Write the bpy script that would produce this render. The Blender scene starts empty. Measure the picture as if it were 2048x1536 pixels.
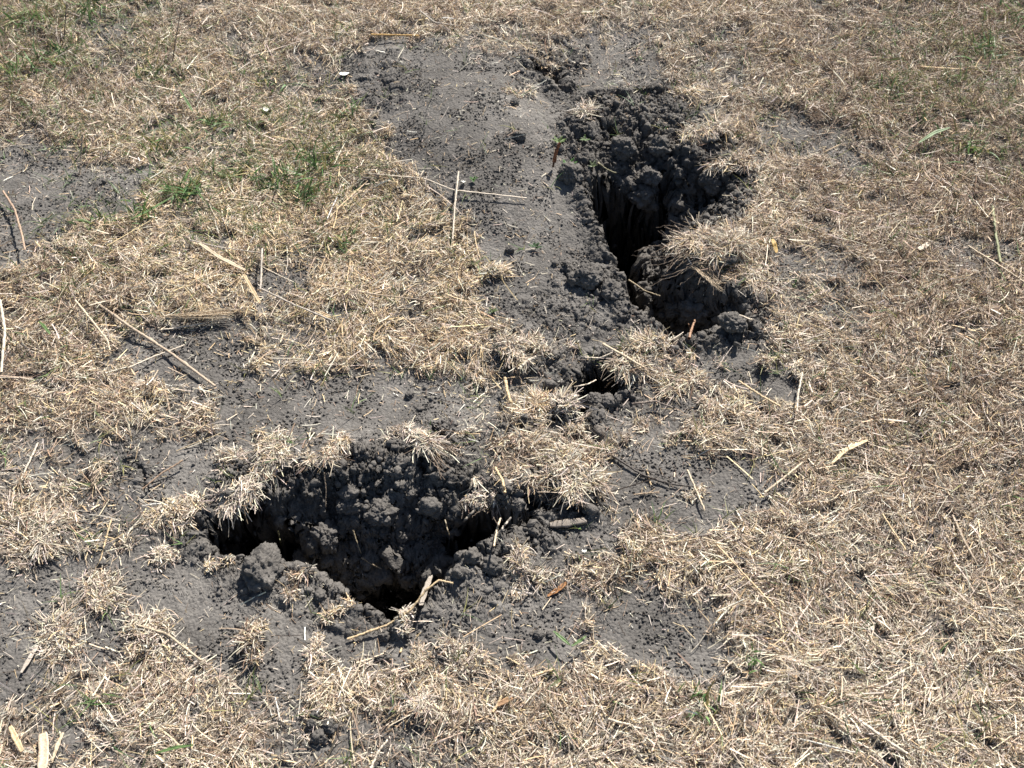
import bpy, bmesh, math, random
import numpy as np
from mathutils import Vector
SC = bpy.context.scene
RNG = np.random.default_rng(11)
f32 = np.float32

# ------------------------------------------------------------------ camera, sky, sun
H, PITCH, FOC = 1.45, math.radians(50), 38.0
cam_d = bpy.data.cameras.new('camera'); cam = bpy.data.objects.new('camera', cam_d)
SC.collection.objects.link(cam); SC.camera = cam
cam.location = (0, 0, H); cam.rotation_euler = (math.radians(90) - PITCH, 0, 0)
cam_d.lens = FOC; cam_d.sensor_width = 36; cam_d.clip_start = .05; cam_d.clip_end = 500
cam_d.dof.use_dof = True; cam_d.dof.focus_distance = 1.8; cam_d.dof.aperture_fstop = 10
SUN_EL, SUN_AZ = math.radians(41), math.radians(23)      # azimuth clockwise from +Y (away from the camera)
w = bpy.data.worlds.new('World'); SC.world = w; w.use_nodes = True
nt = w.node_tree; bg = nt.nodes['Background']; sk = nt.nodes.new('ShaderNodeTexSky')
sk.sky_type = 'NISHITA'; sk.sun_disc = False; sk.sun_elevation = SUN_EL; sk.sun_rotation = SUN_AZ
nt.links.new(sk.outputs[0], bg.inputs[0]); bg.inputs[1].default_value = .05
sd = bpy.data.lights.new('sun', 'SUN'); sd.energy = 5.0; sd.angle = math.radians(.5); sd.color = (1, .95, .88)
so = bpy.data.objects.new('sun', sd); SC.collection.objects.link(so)
sdir = Vector((math.sin(SUN_AZ)*math.cos(SUN_EL), math.cos(SUN_AZ)*math.cos(SUN_EL), math.sin(SUN_EL)))
so.rotation_euler = sdir.to_track_quat('Z', 'Y').to_euler(); so.location = (2, 3, 4)
vs = SC.view_settings; vs.view_transform = 'Standard'; vs.look = 'None'; vs.gamma = 1; vs.exposure = 1.15
SC.render.resolution_x, SC.render.resolution_y = 1024, 768

# ------------------------------------------------------------------ the ground plan: photo pixel <-> ground point
FPX = FOC/36*2048; CP, SP = math.cos(PITCH), math.sin(PITCH)
def G(px, py, z=0.):
    u = (np.asarray(px, float)-1024)/FPX; v = (768-np.asarray(py, float))/FPX
    t = (H-z)/(SP - v*CP)
    return u*t, (CP+v*SP)*t
def PX(x, y, z=0.):
    d = y*CP+(H-z)*SP; v = (y*SP-(H-z)*CP)/d
    return 1024+FPX*x/d, 768-FPX*v
# ------------------------------------------------------------------ noise
def hsh(ix, iy, iz=0, seed=0):
    h = (ix.astype(np.int64)*374761393 + iy.astype(np.int64)*668265263 + np.asarray(iz).astype(np.int64)*2147483647*3 + np.asarray(iz).astype(np.int64)*1274126177 + seed*97523) & 0xffffffff
    h = ((h ^ (h >> 13))*1274126177) & 0xffffffff
    h = ((h ^ (h >> 15))*2246822519) & 0xffffffff
    return (h ^ (h >> 16)) & 0xffffff
_a = np.arange(256)*2*np.pi/256; GX, GY = np.cos(_a).astype(f32), np.sin(_a).astype(f32)
def n2(x, y, seed=0):
    x0 = np.floor(x).astype(np.int64); y0 = np.floor(y).astype(np.int64); fx = (x-x0).astype(f32); fy = (y-y0).astype(f32)
    u = fx*fx*fx*(fx*(fx*6-15)+10); v = fy*fy*fy*(fy*(fy*6-15)+10)
    def g(i, j):
        k = hsh(x0+i, y0+j, 0, seed) & 255
        return GX[k]*(fx-i)+GY[k]*(fy-j)
    a = g(0, 0); a += u*(g(1, 0)-a); b = g(0, 1); b += u*(g(1, 1)-b)
    return 1.4*(a+v*(b-a))
def fbm(x, y, wl, octs=3, seed=0, gain=.5):
    r = 0; a = 1
    for i in range(octs):
        r = r+a*n2(x/wl+17.3*i, y/wl-9.1*i, seed+i); wl /= 2.03; a *= gain
    return r
def n3(p, seed=0):
    q = np.floor(p).astype(np.int64); f = (p-q).astype(f32); s = f*f*(3-2*f); out = 0
    for i in (0, 1):
        for j in (0, 1):
            for k in (0, 1):
                h = hsh(q[:, 0]+i, q[:, 1]+j, q[:, 2]+k, seed)/0xffffff*2-1
                out = out+h*(s[:, 0] if i else 1-s[:, 0])*(s[:, 1] if j else 1-s[:, 1])*(s[:, 2] if k else 1-s[:, 2])
    return out
def worley(p, seed=0):
    q = np.floor(p).astype(np.int64); f = (p-q).astype(f32); F1 = np.full(len(p), 9, f32); F2 = F1.copy()
    for i in (-1, 0, 1):
        for j in (-1, 0, 1):
            for k in (-1, 0, 1):
                h = hsh(q[:, 0]+i, q[:, 1]+j, q[:, 2]+k, seed)
                d = (i+(h & 255)/255.-f[:, 0])**2+(j+((h >> 8) & 255)/255.-f[:, 1])**2+(k+((h >> 16) & 255)/255.-f[:, 2])**2
                m = d < F1; F2 = np.where(m, F1, np.minimum(F2, d)); F1 = np.where(m, d, F1)
    return np.sqrt(F1), np.sqrt(F2)
def blocks(p, seed=0):
    """broken clay: every cell a tilted facet of its own height, cracks between the cells"""
    q = np.floor(p).astype(np.int64); f = (p-q).astype(f32); F1 = np.full(len(p), 9, f32); F2 = F1.copy(); hb = np.zeros(len(p), np.int64); D = np.zeros((len(p), 3), f32)
    for i in (-1, 0, 1):
        for j in (-1, 0, 1):
            for k in (-1, 0, 1):
                h = hsh(q[:, 0]+i, q[:, 1]+j, q[:, 2]+k, seed)
                dx, dy, dz = i+(h & 255)/255.-f[:, 0], j+((h >> 8) & 255)/255.-f[:, 1], k+((h >> 16) & 255)/255.-f[:, 2]; d = dx*dx+dy*dy+dz*dz
                m = d < F1; F2 = np.where(m, F1, np.minimum(F2, d)); F1 = np.where(m, d, F1); hb = np.where(m, h, hb); D[m, 0] = dx[m]; D[m, 1] = dy[m]; D[m, 2] = dz[m]
    F1, F2 = np.sqrt(F1), np.sqrt(F2); r = [((hb*q_) >> 7 & 255)/127.5-1 for q_ in (1, 7, 13, 29)]
    ht = .55*r[0]+1.1*(D[:, 0]*r[1]+D[:, 1]*r[2]+D[:, 2]*r[3])+.75*(1-F1*F1*1.3).clip(0)
    return ht.clip(-1.1, 1.3)*(.25+.75*ss(0, .10, F2-F1))-.6*(1-ss(0, .07, F2-F1))
def ss(a, b, x):
    t = np.clip((x-a)/(b-a), 0, 1); return t*t*(3-2*t)
def sdf(x, y, poly):                                       # positive inside
    P = np.asarray(poly, float); d = np.full(x.shape, 1e9); ins = np.zeros(x.shape, bool)
    for i in range(len(P)):
        a, b = P[i-1], P[i]; e = b-a; wx, wy = x-a[0], y-a[1]
        t = np.clip((wx*e[0]+wy*e[1])/(e@e+1e-12), 0, 1)
        d = np.minimum(d, (wx-e[0]*t)**2+(wy-e[1]*t)**2)
        c = ((a[1] > y) != (b[1] > y)) & (x < (b[0]-a[0])*(y-a[1])/(b[1]-a[1]+1e-12)+a[0]); ins ^= c
    d = np.sqrt(d); return np.where(ins, d, -d)

# ------------------------------------------------------------------ where soil is bare (outlines in photo pixels), strength
BARE = [
 ([(-60,300),(60,290),(130,330),(190,345),(280,350),(270,410),(130,430),(90,480),(40,520),(-60,540)],.93),
 ([(690,130),(790,110),(900,150),(1040,150),(1130,200),(1190,270),(1200,420),(1260,560),(1310,660),(1200,700),(1090,650),(1010,640),(985,560),(950,470),(870,380),(800,330),(790,260),(700,200)],.97),
 ([(1100,130),(1200,90),(1290,120),(1330,170),(1400,220),(1400,300),(1500,330),(1450,420),(1380,460),(1300,660),(1500,580),(1530,640),(1490,700),(1300,680),(1180,560),(1130,330)],.9),
 ([(960,110),(1080,90),(1100,170),(980,170)],.5),
 ([(370,660),(470,640),(480,700),(440,770),(380,760),(290,730),(270,690)],.95),
 ([(540,640),(660,640),(620,700),(540,690)],.6),
 ([(470,770),(560,740),(660,780),(760,720),(860,770),(1000,800),(1010,880),(960,960),(900,1010),(700,960),(680,900),(600,850),(520,860),(450,900),(430,850)],.85),
 ([(440,880),(450,960),(420,1060),(330,980),(260,960),(190,900),(280,890),(370,900)],.85),
 ([(260,960),(330,1050),(290,1080),(240,1010)],.7),
 ([(660,900),(800,900),(960,980),(1080,1000),(1200,1020),(1210,1060),(1110,1110),(1090,1170),(1150,1220),(1130,1330),(1020,1320),(930,1290),(850,1330),(700,1310),(600,1300),(610,1370),(540,1380),(470,1330),(400,1320),(320,1240),(250,1200),(240,1120),(300,1090),(410,1070),(440,950),(560,950)],.96),
 ([(-60,1130),(70,1140),(200,1120),(240,1150),(90,1180),(110,1290),(60,1400),(-60,1420)],.9),
 ([(200,1260),(260,1240),(250,1290),(210,1330),(170,1290)],.8),
 ([(1225,925),(1300,895),(1400,935),(1535,945),(1515,1015),(1430,1050),(1270,1035)],.97),
 ([(1000,1010),(1180,1020),(1200,1080),(1060,1110)],.85),
 ([(1200,1215),(1320,1195),(1415,1265),(1420,1345),(1290,1330),(1200,1275)],.97),
 ([(1360,690),(1500,700),(1500,740),(1400,740)],.9),
 ([(1480,745),(1590,755),(1595,800),(1520,790)],.95),
 ([(1190,790),(1340,780),(1370,830),(1300,860),(1200,860),(1130,850)],.85),
 ([(1360,120),(1480,110),(1440,60),(1540,160),(1420,200)],.5),
 ([(480,800),(600,770),(800,780),(900,830),(700,900),(560,880)],.7),
 ([(1530,230),(1600,240),(1700,290),(1740,340),(1640,290),(1540,270)],.8),
 ([(1580,500),(1680,520),(1720,560),(1640,560),(1580,540)],.75),
 ([(1640,590),(1740,630),(1720,660),(1640,620)],.6),
 ([(980,680),(1080,700),(1180,700),(1210,760),(1150,790),(1050,780),(980,740)],.8),
 ([(1880,480),(2000,520),(2010,560),(1900,530)],.6),
 ([(700,1460),(830,1450),(930,1500),(960,1600),(640,1600),(560,1500)],.6),
 ([(480,1390),(600,1420),(700,1480),(560,1500),(480,1450)],.4),
 ([(110,1450),(180,1440),(170,1536),(110,1536)],.7),
 ([(180,60),(260,60),(250,110),(190,110)],.6),
 ([(400,60),(480,60),(500,90),(420,95)],.55),
 ([(1180,70),(1260,60),(1270,95),(1190,100)],.5),
 ([(560,180),(640,140),(700,150),(600,200)],.4),
 ([(30,860),(150,900),(170,960),(40,960),(-60,930)],.55),
 ([(520,550),(600,545),(590,580),(525,585)],.8),
]
MX0, MX1, MY0, MY1, MN, MM = -900., 2950., -500., 2100., 1284, 867
_mx, _my = np.meshgrid(np.linspace(MX0, MX1, MN), np.linspace(MY0, MY1, MM))
_wx = _mx+26*fbm(_mx, _my, 90, 3, 5); _wy = _my+20*fbm(_mx, _my, 80, 3, 6)
GM = 1-.5*ss(.05, .6, fbm(_mx, _my*1.3, 150, 4, 9, .65))          # litter cover 0..1
GM *= 1-.75*ss(.38, .62, fbm(_mx, _my*1.3, 60, 3, 29, .6))
GM *= 1-.62*np.exp(-(((_mx-180)/340)**2+((_my-1130)/270)**2))*ss(-.6, .3, fbm(_mx, _my, 70, 3, 57))-.35*np.exp(-(((_mx-1330)/260)**2+((_my-960)/190)**2))*ss(-.4, .5, fbm(_mx, _my, 60, 3, 58))
_en = 30*fbm(_mx, _my, 34, 4, 55, .7)
for p, s in BARE:
    GM *= 1-s*ss(-50, 2, sdf(_wx, _wy, p)+_en)
def samp(M, x, y):
    i = np.clip((x-MX0)/(MX1-MX0)*(MN-1), 0, MN-1.01); j = np.clip((y-MY0)/(MY1-MY0)*(MM-1), 0, MM-1.01)
    a = i.astype(int); b = j.astype(int); fi = i-a; fj = j-b
    return (M[b, a]*(1-fi)+M[b, a+1]*fi)*(1-fj)+(M[b+1, a]*(1-fi)+M[b+1, a+1]*fi)*fj
def cover(x, y):
    a, b = PX(x, y); return samp(GM, a, b)

# ------------------------------------------------------------------ the holes: rim outline, floor outline, depth, wall power
HOLES = [
 # right burrow
 ([(1150,240),(1200,228),(1260,225),(1340,250),(1385,290),(1500,335),(1500,385),(1450,430),(1390,450),(1360,500),(1400,575),(1500,590),(1525,640),(1500,680),(1390,690),(1310,680),(1292,640),(1250,600),(1235,545),(1212,500),(1190,445),(1168,405),(1175,360),(1150,315),(1135,270)],
  [(1200,420),(1290,400),(1380,420),(1340,480),(1350,570),(1440,640),(1340,662),(1300,610),(1245,545),(1208,480)], .14, 1.5),
 ([(1172,400),(1176,350),(1215,335),(1290,345),(1345,310),(1360,330),(1350,370),(1300,400),(1290,450),(1320,530),(1320,590),(1262,560),(1236,545),(1212,500),(1190,445)],
  [(1192,410),(1230,375),(1300,370),(1285,430),(1268,480),(1300,550),(1262,550),(1224,495)], .36, .32),
 ([(1380,330),(1470,345),(1440,400),(1370,410),(1345,380)], [(1375,360),(1440,360),(1400,395)], .07, .8),
 ([(1240,560),(1310,520),(1345,600),(1330,650),(1300,640)], [(1265,575),(1315,550),(1330,610),(1312,645)], .24, .35),
 # slit above it
 ([(1050,135),(1080,140),(1135,160),(1140,185),(1105,190),(1075,165)], [(1070,150),(1115,165),(1110,178)], .09, .7),
 ([(1175,255),(1200,250),(1225,290),(1190,300)], [(1190,265),(1205,285)], .03, 1.) if 0 else ([(1180,245),(1240,240),(1250,275),(1190,285)], [(1195,258),(1230,255),(1215,272)], .035, 1.),
 # small middle hole
 ([(1140,760),(1160,735),(1215,715),(1265,735),(1240,790),(1190,805),(1175,845),(1140,835),(1150,800)],
  [(1165,775),(1200,745),(1215,760),(1185,790),(1160,820)], .12, .6),
 # front hole: wide crumbling face, then the deep pockets
 ([(405,1085),(420,1020),(470,955),(560,935),(660,925),(740,900),(820,925),(930,965),(1000,985),(1050,1020),(1040,1055),(1000,1078),(930,1100),(890,1130),(850,1175),(795,1222),(740,1200),(690,1190),(640,1150),(560,1120),(470,1118),(430,1105)],
  [(450,1095),(520,1085),(640,1095),(760,1115),(880,1095),(970,1070),(965,1085),(895,1115),(842,1158),(790,1205),(700,1180),(600,1112),(470,1102)], .115, 1.4),
 ([(405,1080),(415,1020),(470,990),(560,995),(630,1045),(615,1100),(470,1120)], [(422,1080),(480,1025),(605,1040),(590,1094),(470,1112)], .27, .32),
 ([(680,1115),(760,1090),(860,1078),(925,1108),(870,1175),(800,1234),(735,1215),(683,1195)], [(695,1122),(800,1105),(890,1115),(848,1168),(793,1220),(700,1194)], .34, .32),
 ([(875,1045),(925,998),(1020,1003),(1040,1050),(1005,1084),(915,1106)], [(895,1060),(945,1018),(1018,1025),(998,1072),(922,1094)], .32, .32),
 ([(1035,1030),(1075,1020),(1080,1070),(1060,1078)], [(1055,1045),(1066,1045),(1062,1065)], .08, .8),
 # hollows under torn turf
 ([(1025,985),(1060,955),(1150,985),(1180,1010),(1100,1030),(1040,1020)], [(1045,990),(1140,1005),(1060,1010)], .045, .9),
 ([(810,880),(840,885),(870,930),(860,960),(820,940)], [(825,900),(850,940)], .03, 1.),
 ([(860,850),(890,860),(915,910),(890,915)], [(872,868),(895,900)], .022, 1.),
 ([(1090,870),(1005,870),(1015,840),(1070,850)], [(1030,868),(1070,862)], .025, 1.),
 ([(1035,690),(1060,735),(1010,750),(985,720)], [(1010,725),(1040,720)], .02, 1.),
 ([(265,930),(285,935),(305,980),(285,985)], [(275,945),(292,975)], .02, 1.),
]
HOLES = [h for h in HOLES if len(h[0]) > 2]
def wpoly(p, z=0.):
    if len(p) == 2: p = [p[0], (p[1][0]+6, p[1][1]-5), p[1]]
    X, Y = G([a for a, b in p], [b for a, b in p], z); return np.c_[X, Y]
def axis(lo, hi, step, far, g=1.16):
    m = list(np.arange(lo, hi+step/2, step)); a = [lo]; s = step
    while a[-1] > -far: s *= g; a.append(a[-1]-s)
    b = [m[-1]]; s = step
    while b[-1] < far: s *= g; b.append(b[-1]+s)
    return np.array(a[:0:-1]+m+b[1:])
def axis2(lo, f0, f1, hi, s1, s2, far):
    mid = list(np.arange(lo, f0, s1))+list(np.arange(f0, f1, s2))+list(np.arange(f1, hi, s1))
    a = [mid[0]]; s = s1
    while a[-1] > -far: s *= 1.2; a.append(a[-1]-s)
    b = [mid[-1]]; s = s1
    while b[-1] < far: s *= 1.2; b.append(b[-1]+s)
    return np.array(a[:0:-1]+mid+b[1:])
AX = axis2(-1.55, -.62, .55, 1.55, .0034, .0018, 90)
AY = axis2(.32, .82, 2.12, 2.8, .0034, .0020, 90)
X, Y = np.meshgrid(AX, AY); NX, NY = len(AX), len(AY)
x, y = X.ravel(), Y.ravel()
ppx, ppy = PX(x, np.maximum(y, -.9))
near = (np.abs(x) < 2.2) & (y > -.3) & (y < 3.4)
cv = np.where(near, samp(GM, ppx, ppy), .8)
fall = np.where(near, 1., 0.)
z = .022*fbm(x, y, .75, 2, 1)+.006*fbm(x, y, .16, 3, 2)*(.5+cv*.4)
z += cv*.003*fbm(x, y, .035, 2, 3)
z += .006*ss(.25, .6, cv)                                          # the turf stands a little above the bare soil
# spoil banked beside the right burrow
sx, sy = G(915, 230); z += .060*np.exp(-(((x-sx)/.24)**2+((y-sy)/.33)**2))
# dirt heap ridge behind the front hole
sx, sy = G(780, 900); z += .02*np.exp(-(((x-sx)/.22)**2+((y-sy)/.1)**2))
rough = np.zeros(len(x)); dep = np.zeros(len(x)); ux = np.zeros(len(x)); uy = np.zeros(len(x))
sel = np.where((np.abs(x) < .75) & (y > .7) & (y < 2.3))[0]
xs, ys = x[sel], y[sel]
wxs = xs+.012*fbm(xs, ys, .05, 3, 31); wys = ys+.012*fbm(xs, ys, .05, 3, 32)
for k, (ro, ri, D, pw) in enumerate(HOLES):
    so_ = sdf(wxs, wys, wpoly(ro)); m = so_ > -.09
    si = sdf(wxs[m], wys[m], wpoly(ri, -D*.2))
    o = so_[m]; t = np.where(o > 0, o/(o+np.maximum(-si, 0)+1e-6), 0)
    d = D*(t**pw)
    dep[sel[m]] = np.maximum(dep[sel[m]], d)+.35*np.minimum(dep[sel[m]], d)
    if D > .11 and pw < .7:                                 # the deep pockets widen under their rims
        q = wpoly(ro); cx, cy = q.mean(0); rx, ry = xs[m]-cx, ys[m]-cy; rl = np.hypot(rx, ry)+1e-6; e = min(.10, D*.36)*ss(.25, .62, t)*np.clip(rl/.05, 0, 1)
        big = e > np.hypot(ux[sel[m]], uy[sel[m]]); kk = sel[m][big]; ux[kk] = (rx/rl*e)[big]; uy[kk] = (ry/rl*e)[big]
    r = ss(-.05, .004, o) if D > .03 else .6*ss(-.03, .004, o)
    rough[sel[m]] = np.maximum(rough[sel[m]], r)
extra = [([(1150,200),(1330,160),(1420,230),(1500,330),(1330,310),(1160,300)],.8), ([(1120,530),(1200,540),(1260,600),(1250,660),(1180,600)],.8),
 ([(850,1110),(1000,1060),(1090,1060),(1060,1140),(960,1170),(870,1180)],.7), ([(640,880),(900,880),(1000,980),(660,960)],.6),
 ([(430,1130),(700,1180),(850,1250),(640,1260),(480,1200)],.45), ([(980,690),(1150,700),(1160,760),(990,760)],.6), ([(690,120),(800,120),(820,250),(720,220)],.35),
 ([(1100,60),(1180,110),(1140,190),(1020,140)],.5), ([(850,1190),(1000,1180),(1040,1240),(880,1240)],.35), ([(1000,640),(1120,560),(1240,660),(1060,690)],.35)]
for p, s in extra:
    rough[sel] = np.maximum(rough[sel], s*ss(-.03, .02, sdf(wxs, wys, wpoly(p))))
z -= dep
bare = 1-cv
# crumbs of the open soil
g1 = fbm(x, y, .022, 2, 41); g2 = fbm(x, y, .010, 2, 43); pt = ss(-.5, .6, fbm(x, y, .12, 2, 44))
z += near*bare*(.0016*g1+.0015*np.abs(g2))*(.35+pt)
Z0 = z.reshape(NY, NX)
i0, i1 = np.searchsorted(AX, -.66), np.searchsorted(AX, .6); j0, j1 = np.searchsorted(AY, .78), np.searchsorted(AY, 2.2)
lx, ly = AX[i0:i1], AY[j0:j1]; Zs = Z0[j0:j1, i0:i1]; qx, qy = np.meshgrid(lx, ly)
def bil(A, qx, qy):
    a = np.clip(np.searchsorted(lx, qx)-1, 0, len(lx)-2); b = np.clip(np.searchsorted(ly, qy)-1, 0, len(ly)-2)
    fx = (qx-lx[a])/(lx[a+1]-lx[a]); fy = (qy-ly[b])/(ly[b+1]-ly[b])
    return (A[b, a]*(1-fx)+A[b, a+1]*fx)*(1-fy)+(A[b+1, a]*(1-fx)+A[b+1, a+1]*fx)*fy
qz = Zs.copy()
for it in range(150):                                       # let the sheet's points gather where the walls are steep
    ex = np.sqrt(np.diff(qx, axis=1)**2+np.diff(qy, axis=1)**2+np.diff(qz, axis=1)**2)+1e-5
    ey = np.sqrt(np.diff(qx, axis=0)**2+np.diff(qy, axis=0)**2+np.diff(qz, axis=0)**2)+1e-5
    wl, wr, wd, wu = ex[1:-1, :-1], ex[1:-1, 1:], ey[:-1, 1:-1], ey[1:, 1:-1]; ws = wl+wr+wd+wu
    for A in (qx, qy):
        A[1:-1, 1:-1] += .8*((wl*A[1:-1, :-2]+wr*A[1:-1, 2:]+wd*A[:-2, 1:-1]+wu*A[2:, 1:-1])/ws-A[1:-1, 1:-1])
    qz = bil(Zs, qx, qy)
XX = X.copy(); YY = Y.copy(); ZZ = Z0.copy(); XX[j0:j1, i0:i1] = qx; YY[j0:j1, i0:i1] = qy; ZZ[j0:j1, i0:i1] = qz
R2 = rough.reshape(NY, NX).copy(); roughb = rough; R2[j0:j1, i0:i1] = bil(rough.reshape(NY, NX)[j0:j1, i0:i1], qx, qy); rough = R2.ravel()
for A, B_ in ((XX, ux), (YY, uy)):
    A[j0:j1, i0:i1] += bil(B_.reshape(NY, NX)[j0:j1, i0:i1], qx, qy)
P = np.c_[XX.ravel(), YY.ravel(), ZZ.ravel()]
DQ = Z0*0; DQ[j0:j1, i0:i1] = bil(dep.reshape(NY, NX)[j0:j1, i0:i1], qx, qy); DQ = DQ.ravel(); dq = np.where(DQ > .01)[0]; pq = P[dq]; aq = .022*ss(.01, .08, DQ[dq])
P[dq, 0] += aq*(n3(pq/.045, 71)+.5*n3(pq/.02, 72)); P[dq, 1] += aq*(n3(pq/.045, 73)+.5*n3(pq/.02, 74))
# cloddy faces: push the surface along its normal by rounded cells of three sizes
act = np.where(rough > .03)[0]
P3_ = P.reshape(NY, NX, 3); nrm = np.cross(np.gradient(P3_, axis=1), np.gradient(P3_, axis=0)).reshape(-1, 3)[act]; nrm /= np.linalg.norm(nrm, axis=1)[:, None]+1e-12
nrm = .75*nrm+.25*np.array([0, -.5, .7]); 
pa = P[act].astype(f32); pa = pa+.012*np.c_[n3(pa/.03, 61), n3(pa/.03, 62), n3(pa/.03, 63)]
disp = 0
for c, a, sdn in ((.065, .011, 1), (.032, .0075, 2), (.015, .0045, 3), (.0075, .0024, 4)):
    disp = disp+a*blocks(pa/c, sdn)
rr = rough[act]; P[act] += nrm*(disp*rr)[:, None]
ZG = Z0.copy(); gi = np.clip(np.searchsorted(AX, P[act, 0]-.0009), 0, NX-1); gj = np.clip(np.searchsorted(AY, P[act, 1]-.0009), 0, NY-1)
ZG[gj, gi] = -9; np.maximum.at(ZG, (gj, gi), P[act, 2]); rough_v, rough = rough, roughb
def zat(xq, yq):
    xq = np.asarray(xq, float); yq = np.asarray(yq, float)
    i = np.clip(np.searchsorted(AX, xq)-1, 0, NX-2); j = np.clip(np.searchsorted(AY, yq)-1, 0, NY-2)
    fx = np.clip((xq-AX[i])/(AX[i+1]-AX[i]), 0, 1); fy = np.clip((yq-AY[j])/(AY[j+1]-AY[j]), 0, 1)
    return (ZG[j, i]*(1-fx)+ZG[j, i+1]*fx)*(1-fy)+(ZG[j+1, i]*(1-fx)+ZG[j+1, i+1]*fx)*fy
DG = dep.reshape(NY, NX)
def depat(xq, yq):
    i = np.clip(np.searchsorted(AX, xq), 0, NX-1); j = np.clip(np.searchsorted(AY, yq), 0, NY-1); return DG[j, i]
RG = rough.reshape(NY, NX)
def rghat(xq, yq):
    i = np.clip(np.searchsorted(AX, xq), 0, NX-1); j = np.clip(np.searchsorted(AY, yq), 0, NY-1); return RG[j, i]
def hit(px, py):                                          # where the line of sight through a photo pixel meets the ground
    a = G(px, py, .06); b = G(px, py, -.34)
    for t in np.linspace(0, 1, 160):
        X_, Y_, Z_ = a[0]+(b[0]-a[0])*t, a[1]+(b[1]-a[1])*t, .06-.4*t
        if zat(X_, Y_) >= Z_: break
    return Vector((float(X_), float(Y_), float(zat(X_, Y_))))
def mpp(py): u, v = G([1024, 1025], [py, py]); return float(u[1]-u[0])

# ------------------------------------------------------------------ mesh and material helpers
def mesh_np(name, V, F, mat, attrs=None, smooth=False, nv=4):
    me = bpy.data.meshes.new(name); V = np.ascontiguousarray(V, f32); F = np.ascontiguousarray(F, np.int32)
    me.vertices.add(len(V)); me.vertices.foreach_set('co', V.ravel())
    me.loops.add(F.size); me.loops.foreach_set('vertex_index', F.ravel())
    me.polygons.add(len(F)); me.polygons.foreach_set('loop_start', np.arange(len(F), dtype=np.int32)*F.shape[1])
    me.polygons.foreach_set('loop_total', np.full(len(F), F.shape[1], np.int32))
    if smooth: me.polygons.foreach_set('use_smooth', np.ones(len(F), bool))
    me.update(calc_edges=True)
    if attrs:
        for an, (dom, arr) in attrs.items():
            a = me.attributes.new(an, 'FLOAT_COLOR' if arr.ndim == 2 else 'FLOAT', dom)
            if arr.ndim == 2:
                if arr.shape[1] == 3: arr = np.c_[arr, np.ones(len(arr))]
                a.data.foreach_set('color', np.ascontiguousarray(arr, f32).ravel())
            else: a.data.foreach_set('value', np.ascontiguousarray(arr, f32))
    me.materials.append(mat)
    o = bpy.data.objects.new(name, me); SC.collection.objects.link(o); return o
def mat(name, rough_=.9, spec=.2):
    m = bpy.data.materials.new(name); m.use_nodes = True; t = m.node_tree; b = t.nodes['Principled BSDF']
    b.inputs['Roughness'].default_value = rough_; b.inputs['Specular IOR Level'].default_value = spec
    return m, t, b
def N(t, ty, **kw):
    n = t.nodes.new(ty)
    for k, v in kw.items():
        if k in n.inputs.keys(): n.inputs[k].default_value = v
        else: setattr(n, k, v)
    return n
def ramp(t, src, stops):
    r = t.nodes.new('ShaderNodeValToRGB'); e = r.color_ramp.elements
    while len(e) < len(stops): e.new(.5)
    for q, (p, c) in zip(e, stops): q.position = p; q.color = (*c, 1) if len(c) == 3 else c
    t.links.new(src, r.inputs[0]); return r
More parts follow.
